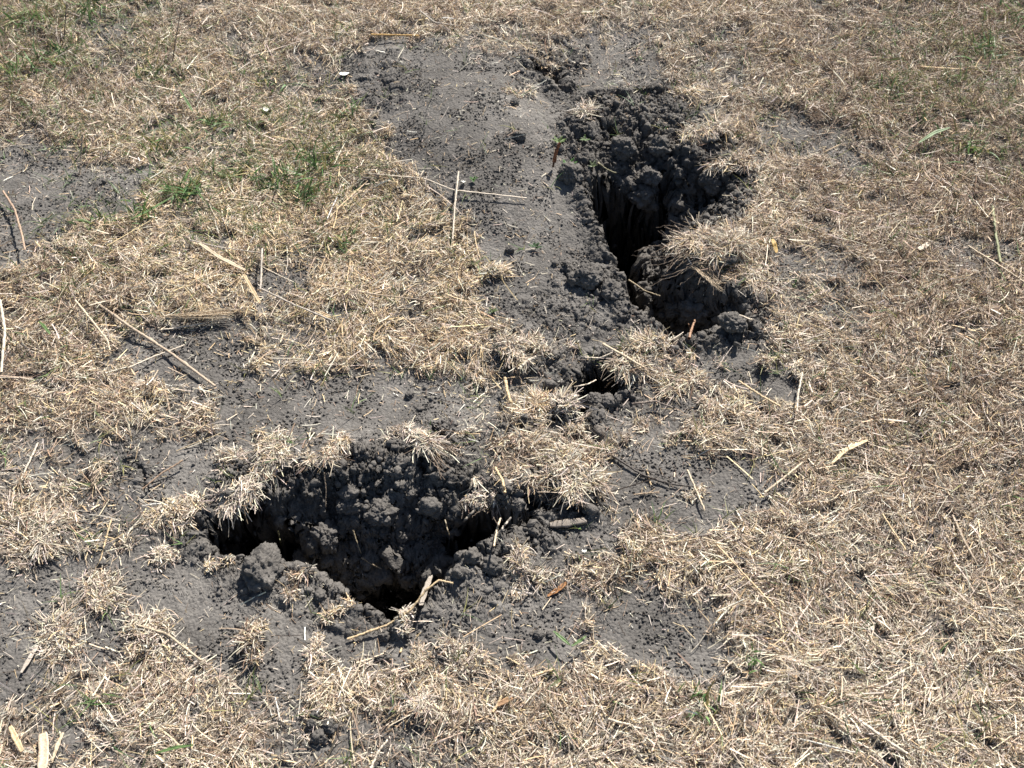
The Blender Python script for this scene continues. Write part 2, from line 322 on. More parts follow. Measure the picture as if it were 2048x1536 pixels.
def soil_mat(name, attr=False):
    m, t, b = mat(name, .95, .12); L = t.links.new
    tc = N(t, 'ShaderNodeTexCoord') ; co = tc.outputs['Object']
    n1 = N(t, 'ShaderNodeTexNoise', Scale=8., Detail=6., Roughness=.62); L(co, n1.inputs['Vector'])
    c1 = ramp(t, n1.outputs[0], [(.3, (.088, .083, .077)), (.5, (.125, .118, .110)), (.72, (.185, .175, .162))])
    n2_ = N(t, 'ShaderNodeTexNoise', Scale=260., Detail=3., Roughness=.7); L(co, n2_.inputs['Vector'])
    c2 = ramp(t, n2_.outputs[0], [(.3, (.72, .72, .72)), (.6, (1.12, 1.11, 1.1))])
    mx = N(t, 'ShaderNodeMix', data_type='RGBA', blend_type='MULTIPLY'); mx.inputs[0].default_value = 1
    L(c1.outputs[0], mx.inputs[6]); L(c2.outputs[0], mx.inputs[7]); out = mx.outputs[2]
    vr = N(t, 'ShaderNodeTexVoronoi', Scale=75.); L(co, vr.inputs['Vector'])        # pale grit specks
    lt = N(t, 'ShaderNodeMath', operation='LESS_THAN'); L(vr.outputs['Distance'], lt.inputs[0]); lt.inputs[1].default_value = .075
    sp = N(t, 'ShaderNodeSeparateColor'); L(vr.outputs['Color'], sp.inputs[0])
    gt = N(t, 'ShaderNodeMath', operation='GREATER_THAN'); L(sp.outputs[0], gt.inputs[0]); gt.inputs[1].default_value = .8
    mu = N(t, 'ShaderNodeMath', operation='MULTIPLY'); L(lt.outputs[0], mu.inputs[0]); L(gt.outputs[0], mu.inputs[1])
    m2 = N(t, 'ShaderNodeMix', data_type='RGBA'); L(mu.outputs[0], m2.inputs[0]); L(out, m2.inputs[6]); m2.inputs[7].default_value = (.42, .40, .36, 1); out = m2.outputs[2]
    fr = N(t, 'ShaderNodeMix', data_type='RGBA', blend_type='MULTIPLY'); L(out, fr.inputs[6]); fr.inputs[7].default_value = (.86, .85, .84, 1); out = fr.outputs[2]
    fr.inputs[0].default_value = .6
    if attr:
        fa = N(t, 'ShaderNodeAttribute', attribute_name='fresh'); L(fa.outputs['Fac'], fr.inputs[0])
    if attr:                                                             # fine chaff ground into the soil under the turf
        at = N(t, 'ShaderNodeAttribute', attribute_name='litter')
        n3_ = N(t, 'ShaderNodeTexNoise', Scale=130., Detail=4., Roughness=.75); L(co, n3_.inputs['Vector'])
        c3 = ramp(t, n3_.outputs[0], [(.35, (.075, .06, .048)), (.55, (.19, .15, .11)), (.72, (.36, .29, .21))])
        m3 = N(t, 'ShaderNodeMix', data_type='RGBA'); L(at.outputs['Fac'], m3.inputs[0]); L(out, m3.inputs[6]); L(c3.outputs[0], m3.inputs[7]); out = m3.outputs[2]
    L(out, b.inputs['Base Color'])
    nb = N(t, 'ShaderNodeTexNoise', Scale=330., Detail=4., Roughness=.7); L(co, nb.inputs['Vector'])
    vb = N(t, 'ShaderNodeTexVoronoi', Scale=190.); L(co, vb.inputs['Vector'])
    b1 = N(t, 'ShaderNodeBump', Strength=.55, Distance=.0035); L(nb.outputs[0], b1.inputs['Height'])
    b2 = N(t, 'ShaderNodeBump', Strength=.45, Distance=.004, invert=True); L(vb.outputs[0], b2.inputs['Height']); L(b1.outputs[0], b2.inputs['Normal'])
    L(b2.outputs[0], b.inputs['Normal']); return m
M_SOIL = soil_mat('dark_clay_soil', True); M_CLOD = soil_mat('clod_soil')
def blade_mat(name, trans=.12, rgh=.6):
    m, t, b = mat(name, rgh, .3); L = t.links.new
    at = N(t, 'ShaderNodeAttribute', attribute_name='col'); tc = N(t, 'ShaderNodeTexCoord')
    n = N(t, 'ShaderNodeTexNoise', Scale=420., Detail=2.); L(tc.outputs['Object'], n.inputs['Vector'])
    c = ramp(t, n.outputs[0], [(.3, (.70, .66, .62)), (.65, (1.12, 1.12, 1.12))])
    mx = N(t, 'ShaderNodeMix', data_type='RGBA', blend_type='MULTIPLY'); mx.inputs[0].default_value = 1
    L(at.outputs['Color'], mx.inputs[6]); L(c.outputs[0], mx.inputs[7]); L(mx.outputs[2], b.inputs['Base Color'])
    tr = N(t, 'ShaderNodeBsdfTranslucent'); L(mx.outputs[2], tr.inputs[0]); ms = N(t, 'ShaderNodeMixShader'); ms.inputs[0].default_value = trans
    o = t.nodes['Material Output']; L(b.outputs[0], ms.inputs[1]); L(tr.outputs[0], ms.inputs[2]); L(ms.outputs[0], o.inputs[0]); return m
M_STRAW = blade_mat('dry_straw'); M_GREEN = blade_mat('live_grass', .25, .5)
def tag(o, label=None, cat=None, group=None, kind=None):
    if label: o['label'] = label
    if cat: o['category'] = cat
    if group: o['group'] = group
    if kind: o['kind'] = kind
    return o

# ------------------------------------------------------------------ the ground sheet
idx = np.arange(NX*NY).reshape(NY, NX)
F = np.stack([idx[:-1, :-1], idx[:-1, 1:], idx[1:, 1:], idx[1:, :-1]], -1).reshape(-1, 4)
lit_attr = np.clip(ss(.25, .8, cv)*.85*(1-rough_v), 0, 1)
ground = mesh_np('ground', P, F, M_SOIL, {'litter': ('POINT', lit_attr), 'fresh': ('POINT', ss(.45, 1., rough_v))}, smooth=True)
tag(ground, kind='structure')

# ------------------------------------------------------------------ straw and grass blades, many at once
def blades(B, az, pit, L, W, bend, K, col, taper=0., roll=None, side=None):
    """B (n,3) starts; az heading, pit pitch; bend sideways/downward curl; K segments -> V, F, face colours"""
    n = len(B); d = np.c_[np.cos(az)*np.cos(pit), np.sin(az)*np.cos(pit), np.sin(pit)]
    s = np.c_[-np.sin(az), np.cos(az), np.zeros(n)]
    u = np.cross(d, s)
    u *= np.sign(u[:, 2:3]+1e-9)
    roll = RNG.uniform(-1.1, 1.1, n) if roll is None else roll
    wv = s*np.cos(roll)[:, None]+u*np.sin(roll)[:, None]
    side = RNG.normal(0, .10, n) if side is None else side
    T = np.linspace(0, 1, K+1); V = np.empty((n, K+1, 2, 3), f32)
    for k, t in enumerate(T):
        c = B+d*(L*t)[:, None]+s*(side*L*t*t)[:, None]; c[:, 2] -= bend*L*t*t
        wd = W*(1-taper*t**1.5)*.5
        V[:, k, 0] = c-wv*wd[:, None]; V[:, k, 1] = c+wv*wd[:, None]
    b = (np.arange(n)*(K+1)*2)[:, None]+np.arange(K)[None]*2
    F = np.stack([b, b+1, b+3, b+2], -1).reshape(-1, 4)
    return V.reshape(-1, 3), F, np.repeat(col, K, 0)
def cat(parts):
    V, F, C = [], [], []; o = 0
    for v, f, c in parts: V.append(v); F.append(f+o); C.append(c); o += len(v)
    return np.concatenate(V), np.concatenate(F), np.concatenate(C)
PALE, GOLD, GREY, TAN, BROWN, DARK = map(np.array, ((.75, .66, .535), (.70, .54, .33), (.52, .465, .40), (.49, .395, .295), (.28, .20, .14), (.115, .09, .07)))
def palette(x, y, n, wts):
    """wts (n,6) relative amounts of the six straw colours"""
    wts = wts/wts.sum(1, keepdims=True); c = wts.cumsum(1); r = RNG.random(n)[:, None]; k = (r > c).sum(1).clip(0, 5)
    base = np.stack([PALE, GOLD, GREY, TAN, BROWN, DARK])[k]
    return (base*RNG.normal(1, .14, (n, 1))*RNG.normal(1, .035, (n, 3))).clip(.01, .8)
def regionw(x, y):
    px, py = PX(x, y); n = len(x); w = np.tile(np.array([.30, .12, .18, .22, .12, .06]), (n, 1))
    tr = ss(1250, 1900, px)*ss(1100, 100, py)                        # top right: browner
    w += tr[:, None]*np.array([-.17, -.02, .06, .02, .34, .08])
    gl = np.exp(-(((px-640)/460)**2+((py-560)/230)**2)); w += gl[:, None]*np.array([.15, .38, -.1, .0, -.04, 0])
    gr = ss(700, 1500, py)*ss(1200, 1900, px); w += gr[:, None]*np.array([.12, .0, .2, 0, -.03, 0])
    re = ss(1500, 2050, px)*ss(1300, 900, py)*.8+ss(330, -50, px)*ss(1000, 700, py)*.8; w += re[:, None]*np.array([-.08, .04, .05, .05, .30, .10])
    gb = ss(900, 100, px)*ss(1000, 1500, py); w += gb[:, None]*np.array([.08, .0, .15, 0, 0, 0])
    pt = fbm(x, y, .12, 3, 77); w[:, 0] += .3*np.clip(pt, 0, 1); w[:, 4] += .45*np.clip(-pt, 0, 1); w[:, 1] += .14*np.clip(fbm(x, y, .15, 2, 78), 0, 1)
    return w.clip(.01)
def scatter(n, dens_floor=.0, gam=1.):
    """ground positions inside and a little round the picture, thinned by the litter cover"""
    out = []; tot = 0
    while tot < n:
        q = int(n*1.6)+1000; yy = RNG.uniform(.22, 3.1, q); hw = .47*(yy*CP+H*SP)+.05; xx = RNG.uniform(-1.75, 1.75, q)
        inn = (np.abs(xx) < hw+.08) & (yy > .42) & (yy < 2.66); m = inn | ((np.abs(xx) < hw+.42) & (RNG.random(q) < .42)); xx, yy = xx[m], yy[m]; c = cover(xx, yy)**gam; c = dens_floor+(1-dens_floor)*c
        c = c*np.where(depat(xx, yy) > .012, .04, 1); m = RNG.random(len(xx)) < c
        out.append(np.c_[xx[m], yy[m]]); tot += m.sum()
    return np.concatenate(out)[:n]
def litter(n, Lm, Ls, W0, W1, K, lift, pits, fl=.03, taper=.15, gam=1., flow=.0, light=1.):
    p = scatter(n, fl, gam); xx, yy = p[:, 0], p[:, 1]; L = np.exp(RNG.normal(math.log(Lm), Ls, n)).clip(.004, .14)
    az = RNG.uniform(0, 2*np.pi, n)
    if flow: az = np.where(RNG.random(n) < flow, 3*fbm(xx, yy, .14, 2, 90)+RNG.normal(0, .35, n), az)
    pit = RNG.normal(0, pits, n); W = RNG.uniform(W0, W1, n); c = cover(xx, yy)
    hx, hy = np.cos(az)*L*.5, np.sin(az)*L*.5
    z0 = zat(xx-hx, yy-hy); z1 = zat(xx+hx, yy+hy); zz = (z0+z1)/2
    pit = pit+np.arctan2(z1-z0, L)*.8; z0 = zz-np.sin(pit)*L*.5
    B = np.c_[xx-hx, yy-hy, z0+np.abs(np.sin(pit))*L*.25+.0012+lift*RNG.random(n)**1.6*(.15+c)]
    col = palette(xx, yy, n, regionw(xx, yy))*light
    return blades(B, az, pit, L, W, RNG.normal(.04, .1, n), K, col, taper)
PARTS = [litter(310000, .0070, .45, .0005, .0013, 1, .006, .35, fl=.035, gam=1.0, light=.9),
         litter(228000, .012, .45, .0005, .0014, 2, .008, .34, fl=.014, gam=1.3, flow=.3),
         litter(84000, .024, .40, .0005, .0010, 3, .010, .22, fl=.004, gam=1.5, flow=.55),
         litter(26500, .019, .42, .0010, .0024, 2, .010, .24, fl=.015, gam=1.2, flow=.4, light=1.08),
         litter(5000, .042, .40, .0009, .0021, 4, .012, .15, fl=.02, flow=.45, light=1.12)]
V_, F_, C_ = cat(PARTS)
tag(mesh_np('dry_straw_litter', V_, F_, M_STRAW, {'col': ('FACE', C_)}),
    'pale and brown broken straw littering the ground around the holes', 'dry straw', kind='stuff')

# short standing stubble in little fans, and the thin reddish grass of the upper right
def fans(n, blades_per, r, L0, L1, W0, W1, fl, up0, up1, wts=None, mask=None, taper=.5):
    p = scatter(n, fl, 1.2)
    if mask is not None: p = p[RNG.random(len(p)) < mask(*PX(p[:, 0], p[:, 1]))]
    n = len(p); m = n*blades_per; q = np.repeat(p, blades_per, 0); az = RNG.uniform(0, 2*np.pi, m); rad = r*np.sqrt(RNG.random(m))
    sz = np.repeat(np.exp(RNG.normal(0, .3, n)), blades_per)
    xx = q[:, 0]+np.cos(az)*rad*sz; yy = q[:, 1]+np.sin(az)*rad*sz
    ln = np.repeat(RNG.uniform(0, 2*np.pi, n), blades_per); pit = RNG.uniform(up0, up1, m)
    B = np.c_[xx, yy, zat(q[:, 0], q[:, 1])-.002]; az2 = az+RNG.normal(0, .5, m)
    L = RNG.uniform(L0, L1, m)*sz
    w_ = regionw(xx, yy) if wts is None else np.tile(wts, (m, 1))
    return blades(B, az2, pit, L, RNG.uniform(W0, W1, m), RNG.uniform(0, .35, m), 2, palette(xx, yy, m, w_), taper)
pa_ = [fans(6200, 18, .010, .006, .017, .0008, .0019, .0, .1, 1.2, taper=.25)]
V_, F_, C_ = cat(pa_)
tag(mesh_np('dry_stubble', V_, F_, M_STRAW, {'col': ('FACE', C_)}), 'short cut stubble of dry grass standing among the straw litter', 'stubble', kind='stuff')
mk = lambda a, b: np.clip(ss(1300, 1900, a)*ss(1250, 350, b)+ss(300, 0, a)*ss(800, 500, b)*.7+ss(300, 60, b)*.9+.04, 0, 1)
V_, F_, C_ = cat([fans(6200, 7, .008, .014, .045, .0008, .0016, .0, .5, 1.4, np.array([.12, .12, .1, .3, .5, .1]), mk, .8)])
tag(mesh_np('dry_grass', V_, F_, M_STRAW, {'col': ('FACE', C_)}), 'thin reddish brown grass stems standing in the upper right and along the top', 'dry grass', kind='stuff')

# scattered green sprigs
def greens(n, mask, per=4):
    p = scatter(n, .1, .6); p = p[RNG.random(len(p)) < mask(*PX(p[:, 0], p[:, 1]))]
    n = len(p); m = n*per; q = np.repeat(p, per, 0); az = RNG.uniform(0, 2*np.pi, m); B = np.c_[q+RNG.normal(0, .004, (m, 2)), zat(q[:, 0], q[:, 1])+.004]
    c = np.array([.125, .20, .075])*RNG.normal(1, .2, (m, 1))*RNG.normal(1, .08, (m, 3)); c = np.where(RNG.random((m, 1)) < .35, np.array([[.27, .27, .11]]), c)
    return blades(B, az, RNG.uniform(.2, 1.2, m), RNG.uniform(.016, .055, m), RNG.uniform(.0009, .0021, m), RNG.uniform(0, .5, m), 3, c.clip(.01), .9)
gm = lambda a, b: np.clip(1.3*np.exp(-(((a-520)/230)**2+((b-330)/130)**2))+1.2*np.exp(-(((a-80)/270)**2+((b-60)/190)**2))+.9*np.exp(-(((a-1920)/200)**2+((b-160)/170)**2))
     +.35*np.exp(-(((a-150)/200)**2+((b-430)/160)**2))+.10, 0, 1)
V_, F_, C_ = greens(13500, gm)
tag(mesh_np('green_grass', V_, F_, M_GREEN, {'col': ('FACE', C_)}), 'sparse fine green grass growing through the straw on the upper left', 'green grass', kind='stuff')

# ------------------------------------------------------------------ soil crumbs
def ico(sub):
    bm = bmesh.new(); bmesh.ops.create_icosphere(bm, subdivisions=sub, radius=1)
    v = np.array([q.co[:] for q in bm.verts]); f = np.array([[q.index for q in g.verts] for g in bm.faces]); bm.free(); return v, f
ICO1, ICO2, ICO4, ICO5 = ico(1), ico(2), ico(4), ico(5)
def crumbs(n, r0, r1, pw, ic, w_rough, w_bare):
    xs = []; tot = 0
    while tot < n:
        q = n*4; yy = RNG.uniform(.45, 2.6, q); xx = RNG.uniform(-1.3, 1.3, q)
        pr = w_rough*rghat(xx, yy)**1.5+w_bare*(1-cover(xx, yy))*ss(-.3, .5, fbm(xx, yy, .09, 2, 120))+w_bare*.02
        m = RNG.random(q) < pr; xs.append(np.c_[xx[m], yy[m]]); tot += m.sum()
    p = np.concatenate(xs)[:n]; r = r0+(r1-r0)*RNG.random(n)**pw
    v, f = ic; nv = len(v); zz = zat(p[:, 0], p[:, 1])+r*RNG.uniform(-.1, .45, n)
    sc = r[:, None]*RNG.uniform(.7, 1.2, (n, 3)); jit = 1+RNG.normal(0, .15, (n, nv))
    for _ in range(6 if nv > 20 else 3):                                     # broken faces
        nn = RNG.normal(0, 1, (n, 3)); nn /= np.linalg.norm(nn, axis=1)[:, None]; dt = nn@v.T; jit = np.where(dt > .1, np.minimum(jit, RNG.uniform(.5, .85, (n, 1))/np.maximum(dt, .1)), jit)
    a = RNG.uniform(0, 2*np.pi, n); ca, sa = np.cos(a), np.sin(a)
    W = v[None]*jit[..., None]*sc[:, None]; W = np.stack([W[..., 0]*ca[:, None]-W[..., 1]*sa[:, None], W[..., 0]*sa[:, None]+W[..., 1]*ca[:, None], W[..., 2]], -1)
    W = W+np.c_[p, zz][:, None]; return W.reshape(-1, 3), (f[None]+(np.arange(n)*nv)[:, None, None]).reshape(-1, 3), None
c1 = crumbs(90000, .0007, .0032, 2.4, ICO1, .5, .7); c2 = crumbs(1900, .003, .0075, 2.8, ICO2, .7, .03)
def wall_lumps(n, r0, r1, ic):
    cand = np.where((DQ > .10) & (np.arange(len(DQ)) % 3 == 0))[0]; k = RNG.choice(cand, n, replace=False); p = P[k]; r = r0+(r1-r0)*RNG.random(n)**2
    v, f = ic; nv = len(v); jit = 1+RNG.normal(0, .13, (n, nv))
    for _ in range(6):
        nn = RNG.normal(0, 1, (n, 3)); nn /= np.linalg.norm(nn, axis=1)[:, None]; dt = nn@v.T; jit = np.where(dt > .1, np.minimum(jit, RNG.uniform(.5, .85, (n, 1))/np.maximum(dt, .1)), jit)
    W = v[None]*jit[..., None]*(r[:, None]*RNG.uniform(.7, 1.3, (n, 3)))[:, None]+p[:, None]
    return W.reshape(-1, 3), (f[None]+(np.arange(n)*nv)[:, None, None]).reshape(-1, 3)
c3 = crumbs(200, .006, .013, 2.2, ICO2, .8, .0)
V_ = np.concatenate([c1[0], c2[0], c3[0]]); wl_ = wall_lumps(800, .002, .010, ICO2); nb_ = len(V_); V_ = np.concatenate([V_, wl_[0]]); F_ = np.concatenate([c1[1], c2[1]+len(c1[0]), c3[1]+len(c1[0])+len(c2[0]), wl_[1]+nb_])
tag(mesh_np('soil_crumbs', V_, F_, M_CLOD, smooth=False), 'loose dark soil crumbs lying over the bare ground', 'soil crumbs', kind='stuff')
# ------------------------------------------------------------------ single things
def thing(name, label, ct, loc, group=None):
    o = bpy.data.objects.new(name, None); SC.collection.objects.link(o); o.location = loc; o.empty_display_size = .02
    return tag(o, label, ct, group)
def part(name, V, F, m, parent, attrs=None, smooth=False, label=None):
    V = np.asarray(V, float)-np.array(parent.location) if parent else V
    o = mesh_np(name, V, F, m, attrs, smooth); o.parent = parent
    if label: o['label'] = label
    return o
def solo(name, V, F, m, loc, attrs, smooth, label, ct, group=None):
    o = mesh_np(name, np.asarray(V)-np.array(loc), F, m, attrs, smooth); o.location = loc
    return tag(o, label, ct, group)
def tube(pts, r, ns=6, flat=1., col=TAN, taper=.0, nodes=0, jit=.0):
    """pts (k,3) -> V, F, C: a hollow-looking stalk with slight kinks and joints"""
    pts = np.asarray(pts, float); seg = np.linalg.norm(np.diff(pts, axis=0), axis=1); T = np.r_[0, seg.cumsum()]/seg.sum()
    K = max(8, 5*len(pts)); t = np.linspace(0, 1, K); c = np.stack([np.interp(t, T, pts[:, i]) for i in range(3)], 1)
    for _ in range(2): c[1:-1] = (c[:-2]+2*c[1:-1]+c[2:])/4
    c += RNG.normal(0, jit, c.shape)
    d = np.gradient(c, axis=0); d /= np.linalg.norm(d, axis=1)[:, None]
    s = np.cross(d, [0, 0, 1.]); s /= np.linalg.norm(s, axis=1)[:, None]+1e-9; u = np.cross(s, d)
    rr = r*(1-taper*t)*(1+.06*RNG.normal(0, 1, K))
    for q in range(nodes): rr *= 1+.45*np.exp(-((t-(q+.7)/(nodes+.6))/.018)**2)
    a = np.arange(ns)*2*np.pi/ns
    V = c[:, None]+s[:, None]*(np.cos(a)[None, :, None]*rr[:, None, None])+u[:, None]*(np.sin(a)[None, :, None]*rr[:, None, None]*flat)
    V = np.concatenate([V.reshape(-1, 3), c[:1], c[-1:]]); i = np.arange(K-1)[:, None]*ns+np.arange(ns)[None]; j = np.arange(K-1)[:, None]*ns+(np.arange(ns)+1)[None] % ns
    F = np.stack([i, j, j+ns, i+ns], -1).reshape(-1, 4); e = K*ns
    ca = np.array([[e, (q+1) % ns, q, q] for q in range(ns)]+[[e+1, (K-1)*ns+q, (K-1)*ns+(q+1) % ns, (K-1)*ns+(q+1) % ns] for q in range(ns)])
    C = np.repeat(np.asarray(col)[None]*(1+.12*n2(t[:-1]*9+RNG.random()*50, t[:-1]*0+.5))[:, None], ns, 0)
    return V, F, C, ca
def tubes_mesh(lst):
    Vs, Fs, Cs = [], [], []; o = 0
    for V, F, C, ca in lst:
        tri = ca[:, :3]; Vs.append(V); Fs.append(F+o); Cs.append(C); o += len(V)
    return np.concatenate(Vs), np.concatenate(Fs), np.concatenate(Cs)
def path(pp, lift, arch=0.):
    P3 = []
    for k in range(len(pp)-1):
        for t in np.linspace(0, 1, 5)[:(5 if k == len(pp)-2 else 4)]:
            a, b = pp[k], pp[k+1]; P3.append((a[0]+(b[0]-a[0])*t, a[1]+(b[1]-a[1])*t))
    W = np.array([hit(*q) for q in P3]); n = len(W); t = np.linspace(0, 1, n)
    hl = np.linspace(W[0, 2], W[-1, 2], n)                                 # a stiff stalk bridges the bumps under it
    zz = np.maximum(hl, W[:, 2]) if np.ptp(W[:, 2]) < .05 else np.maximum(hl, W[:, 2]*.5+hl*.5)
    lf = np.interp(t, np.linspace(0, 1, len(lift)), lift) if hasattr(lift, '__len__') else lift
    zz = zz+lf+arch*np.sin(np.pi*t)
    for i, q in enumerate(P3): W[i, 0], W[i, 1] = G(q[0], q[1], zz[i])
    W[:, 2] = zz; return W
def stalk(name, pp, wpx, col, label, ct='straw', lift=.006, arch=0., flat=.7, nodes=1, taper=.1, group=None, m=None):
    W = path(pp, lift, arch); r = wpx*.5*mpp(pp[0][1])
    V, F, C = tubes_mesh([tube(W, r, 6, flat, col, taper, nodes, .0003)])
    return solo(name, V, F, m or M_STRAW, tuple(W[0]), {'col': ('FACE', C)}, False, label, ct, group)
W_, PG = PALE*1.05, (PALE+GOLD)/2
for a in [
 ('straw_stalk', [(190,603),(255,650),(340,705),(430,772)], 7, TAN*1.1, 'long thick jointed stalk lying diagonally over the bare patch left of centre', .010, 3),
 ('straw_stalk', [(735,347),(850,357),(905,380),(1053,396)], 4, W_, 'long thin pale stalk reaching right onto the bare soil slope', .008, 2),
 ('straw_stalk', [(917,343),(910,410),(905,478)], 4, W_, 'pale straight straw crossing the long thin stalk near the top of the soil slope', .012, 1),
 ('straw_stalk', [(524,497),(521,578)], 5, GREY*1.1, 'grey white straw standing nearly upright above the small left soil gap', .02, 0),
 ('straw_stalk', [(695,1278),(775,1250),(820,1222),(852,1180),(878,1160),(906,1167)], 6, GOLD, 'bent golden stalk leaning across the lower edge of the front hole', [.004,.012,.03,.03], 3),
 ('straw_stalk', [(826,1222),(814,1265),(800,1305)], 6, GOLD, 'short golden straw hanging down below the bent golden stalk', .006, 1),
 ('straw_stalk', [(272,1250),(335,1268),(402,1321)], 6, PG*.8, 'thin curved stalk lying across the soil at the lower left', .01, 1),
 ('straw_stalk', [(6,382),(30,420),(44,470),(50,500)], 5, np.array([.5,.36,.26]), 'pinkish curved stalk casting a thin shadow on the upper left bare patch', .025, 2),
 ('straw_stalk', [(76,886),(60,920),(42,958)], 5, W_, 'pale straight straw on the dark patch at the left edge', .004, 0),
 ('straw_stalk', [(366,921),(325,945),(285,978)], 5, BROWN*1.3, 'brown straw pointing at the left rim of the front hole', .012, 0),
 ('straw_stalk', [(222,1040),(210,1085),(200,1122)], 4, GOLD, 'slim golden straw beside the wide tuft at the left', .006, 0),
 ('straw_stalk', [(523,578),(590,610),(667,642)], 5, GREY, 'greyish jointed straw running to the right of the frayed fibre bundle', .012, 2),
 ('straw_stalk', [(990,700),(1020,712),(1052,724)], 7, TAN, 'short thick straw above the small middle hole on its left', .012, 0),
 ('straw_stalk', [(1072,714),(1055,722),(1038,738)], 9, W_, 'stubby pale stem with split end left of the small middle hole', .012, 0),
 ('straw_stalk', [(1206,688),(1250,712),(1288,735)], 7, PG, 'tan stem lying on the turf right of the small middle hole', .02, 1),
 ('straw_stalk', [(1170,715),(1200,716),(1225,705)], 4, W_, 'white thin stem over the top of the small middle hole', .012, 0),
 ('straw_stalk', [(1149,774),(1175,768),(1192,760)], 4, W_, 'curved white rootlet bridging the small middle hole', .03, 0),
 ('straw_stalk', [(1010,755),(1014,780),(1021,804)], 8, GOLD, 'wide golden stub leaning on the tuft left of the small middle hole', .02, 0),
 ('straw_stalk', [(1503,640),(1485,632),(1455,625)], 5, W_, 'white straw at the right lip of the lower burrow bowl', .012, 0),
 ('straw_stalk', [(988,1092),(993,1062),(1001,1036)], 5, PG, 'thin golden stem crossing the right end of the front hole', .03, 0),
 ('straw_stalk', [(992,1078),(1008,1052),(1022,1035)], 6, GREY, 'grey stem forming a V with the golden one, right end of front hole', .035, 0),
 ('straw_stalk', [(1985,412),(1992,470),(2001,524)], 7, np.array([.34,.36,.2]), 'long greenish strap lying downward near the right edge', .01, 0),
 ('straw_stalk', [(1936,492),(1990,525),(2050,565)], 5, PG*.8, 'long straw slanting off the right edge below the greenish strap', .01, 1),
 ('straw_stalk', [(742,69),(790,70),(838,71)], 5, np.array([.6,.38,.14]), 'orange gold straw lying level near the top centre', .01, 0),
 ('straw_stalk', [(840,22),(870,45),(920,52)], 4, GREY*.9, 'bluish grey stem lying in the straw at the top centre', .01, 0),
 ('straw_stalk', [(1434,1090),(1485,1145),(1548,1212)], 5, GOLD, 'long golden straw slanting down through the litter right of centre', .012, 2),
 ('straw_stalk', [(1718,1440),(1770,1478),(1815,1508)], 8, W_, 'curved pale band of straw near the lower right corner', .01, 1),
 ('straw_stalk', [(1600,1478),(1650,1490),(1710,1505)], 4, np.array([.7,.68,.62]), 'thin white straw left of the curved pale band', .01, 0),
 ('straw_stalk', [(1765,1028),(1790,1068),(1812,1100)], 5, GOLD, 'golden straw standing out in the dense litter on the far right', .01, 0),
 ('straw_stalk', [(1905,1030),(1930,1085),(1955,1130)], 6, TAN, 'tan jointed straw slanting down near the right edge', .012, 1),
 ('straw_stalk', [(1530,985),(1575,950),(1605,925)], 6, PG, 'tan straw at the right end of the smooth grey patch', .012, 0),
 ('straw_stalk', [(1478,762),(1520,790),(1560,812)], 6, GOLD, 'golden stalk edging the small smooth patch right of the burrow', .012, 1),
 ('straw_stalk', [(1605,745),(1596,790),(1594,822)], 5, W_, 'pale straw hanging down right of the small smooth patch', .02, 0),
 ('straw_stalk', [(150,600),(215,680),(220,700)], 5, PG, 'folded golden straw left of the long thick stalk', .02, 1),
 ('straw_stalk', [(0,600),(10,660),(2,745)], 7, PALE, 'pale bent straw at the left edge', .015, 0),
 ('straw_stalk', [(660,575),(760,590),(850,600)], 4, TAN, 'tan straw bending through the golden litter in the centre', .012, 1),
 ('straw_stalk', [(380,480),(440,495),(520,505)], 4, GREY, 'grey straw above the split golden stem', .015, 1),
 ('straw_stalk', [(440,640),(360,655),(320,660)], 4, W_, 'pale straw fallen level under the fibre bundle', .006, 0),
 ('straw_stalk', [(258,735),(310,712),(370,690)], 5, PALE, 'pale straw crossing under the long thick stalk', .006, 0),
 ('straw_stalk', [(1130,985),(1118,940),(1116,905)], 4, PG, 'upright golden straw behind the torn turf mat', .02, 0),
 ('straw_stalk', [(1010,985),(1005,960),(990,935)], 7, GOLD, 'forked golden stem standing left of the torn turf mat', .02, 0),
 ('straw_stalk', [(1293,938),(1298,955),(1302,970)], 4, GOLD, 'tiny golden straw on the smooth grey patch', .003, 0),
 ('straw_stalk', [(1375,940),(1392,980),(1410,1022)], 5, PG, 'long straw crossing the right part of the smooth grey patch', .008, 2),
 ('straw_stalk', [(1217,1438),(1240,1445),(1262,1450)], 6, W_, 'short bright straw at the bottom right of centre', .008, 0),
 ('straw_stalk', [(1065,1352),(1085,1345),(1108,1338)], 6, GOLD*1.1, 'golden straw at the lower edge of the front bare soil', .006, 0),
 ('straw_stalk', [(985,1425),(995,1410),(1003,1392)], 6, GOLD, 'golden straw pointing up in the stubble at the bottom centre', .01, 0),
 ('straw_stalk', [(740,1540),(755,1505),(775,1480)], 6, PALE, 'pale straw rising from the bottom edge', .02, 0),
 ('straw_stalk', [(165,270),(162,310),(160,350)], 4, TAN*.8, 'dark thin stem standing on the upper left bare patch', [.06,.03,.004], 0),
 ('straw_stalk', [(365,5),(352,75),(345,125)], 3, DARK*1.2, 'dark wiry stem standing tall near the top left', [.09,.045,.004], 0),
 ('straw_stalk', [(133,10),(128,80)], 3, DARK, 'short dark wiry stem at the top left corner', [.05,.004], 0)]:
    nm, pp, wpx, col, lab, lift, nd = a; stalk(nm, pp, wpx*.85, np.asarray(col)*.82, lab, lift=lift, nodes=nd)
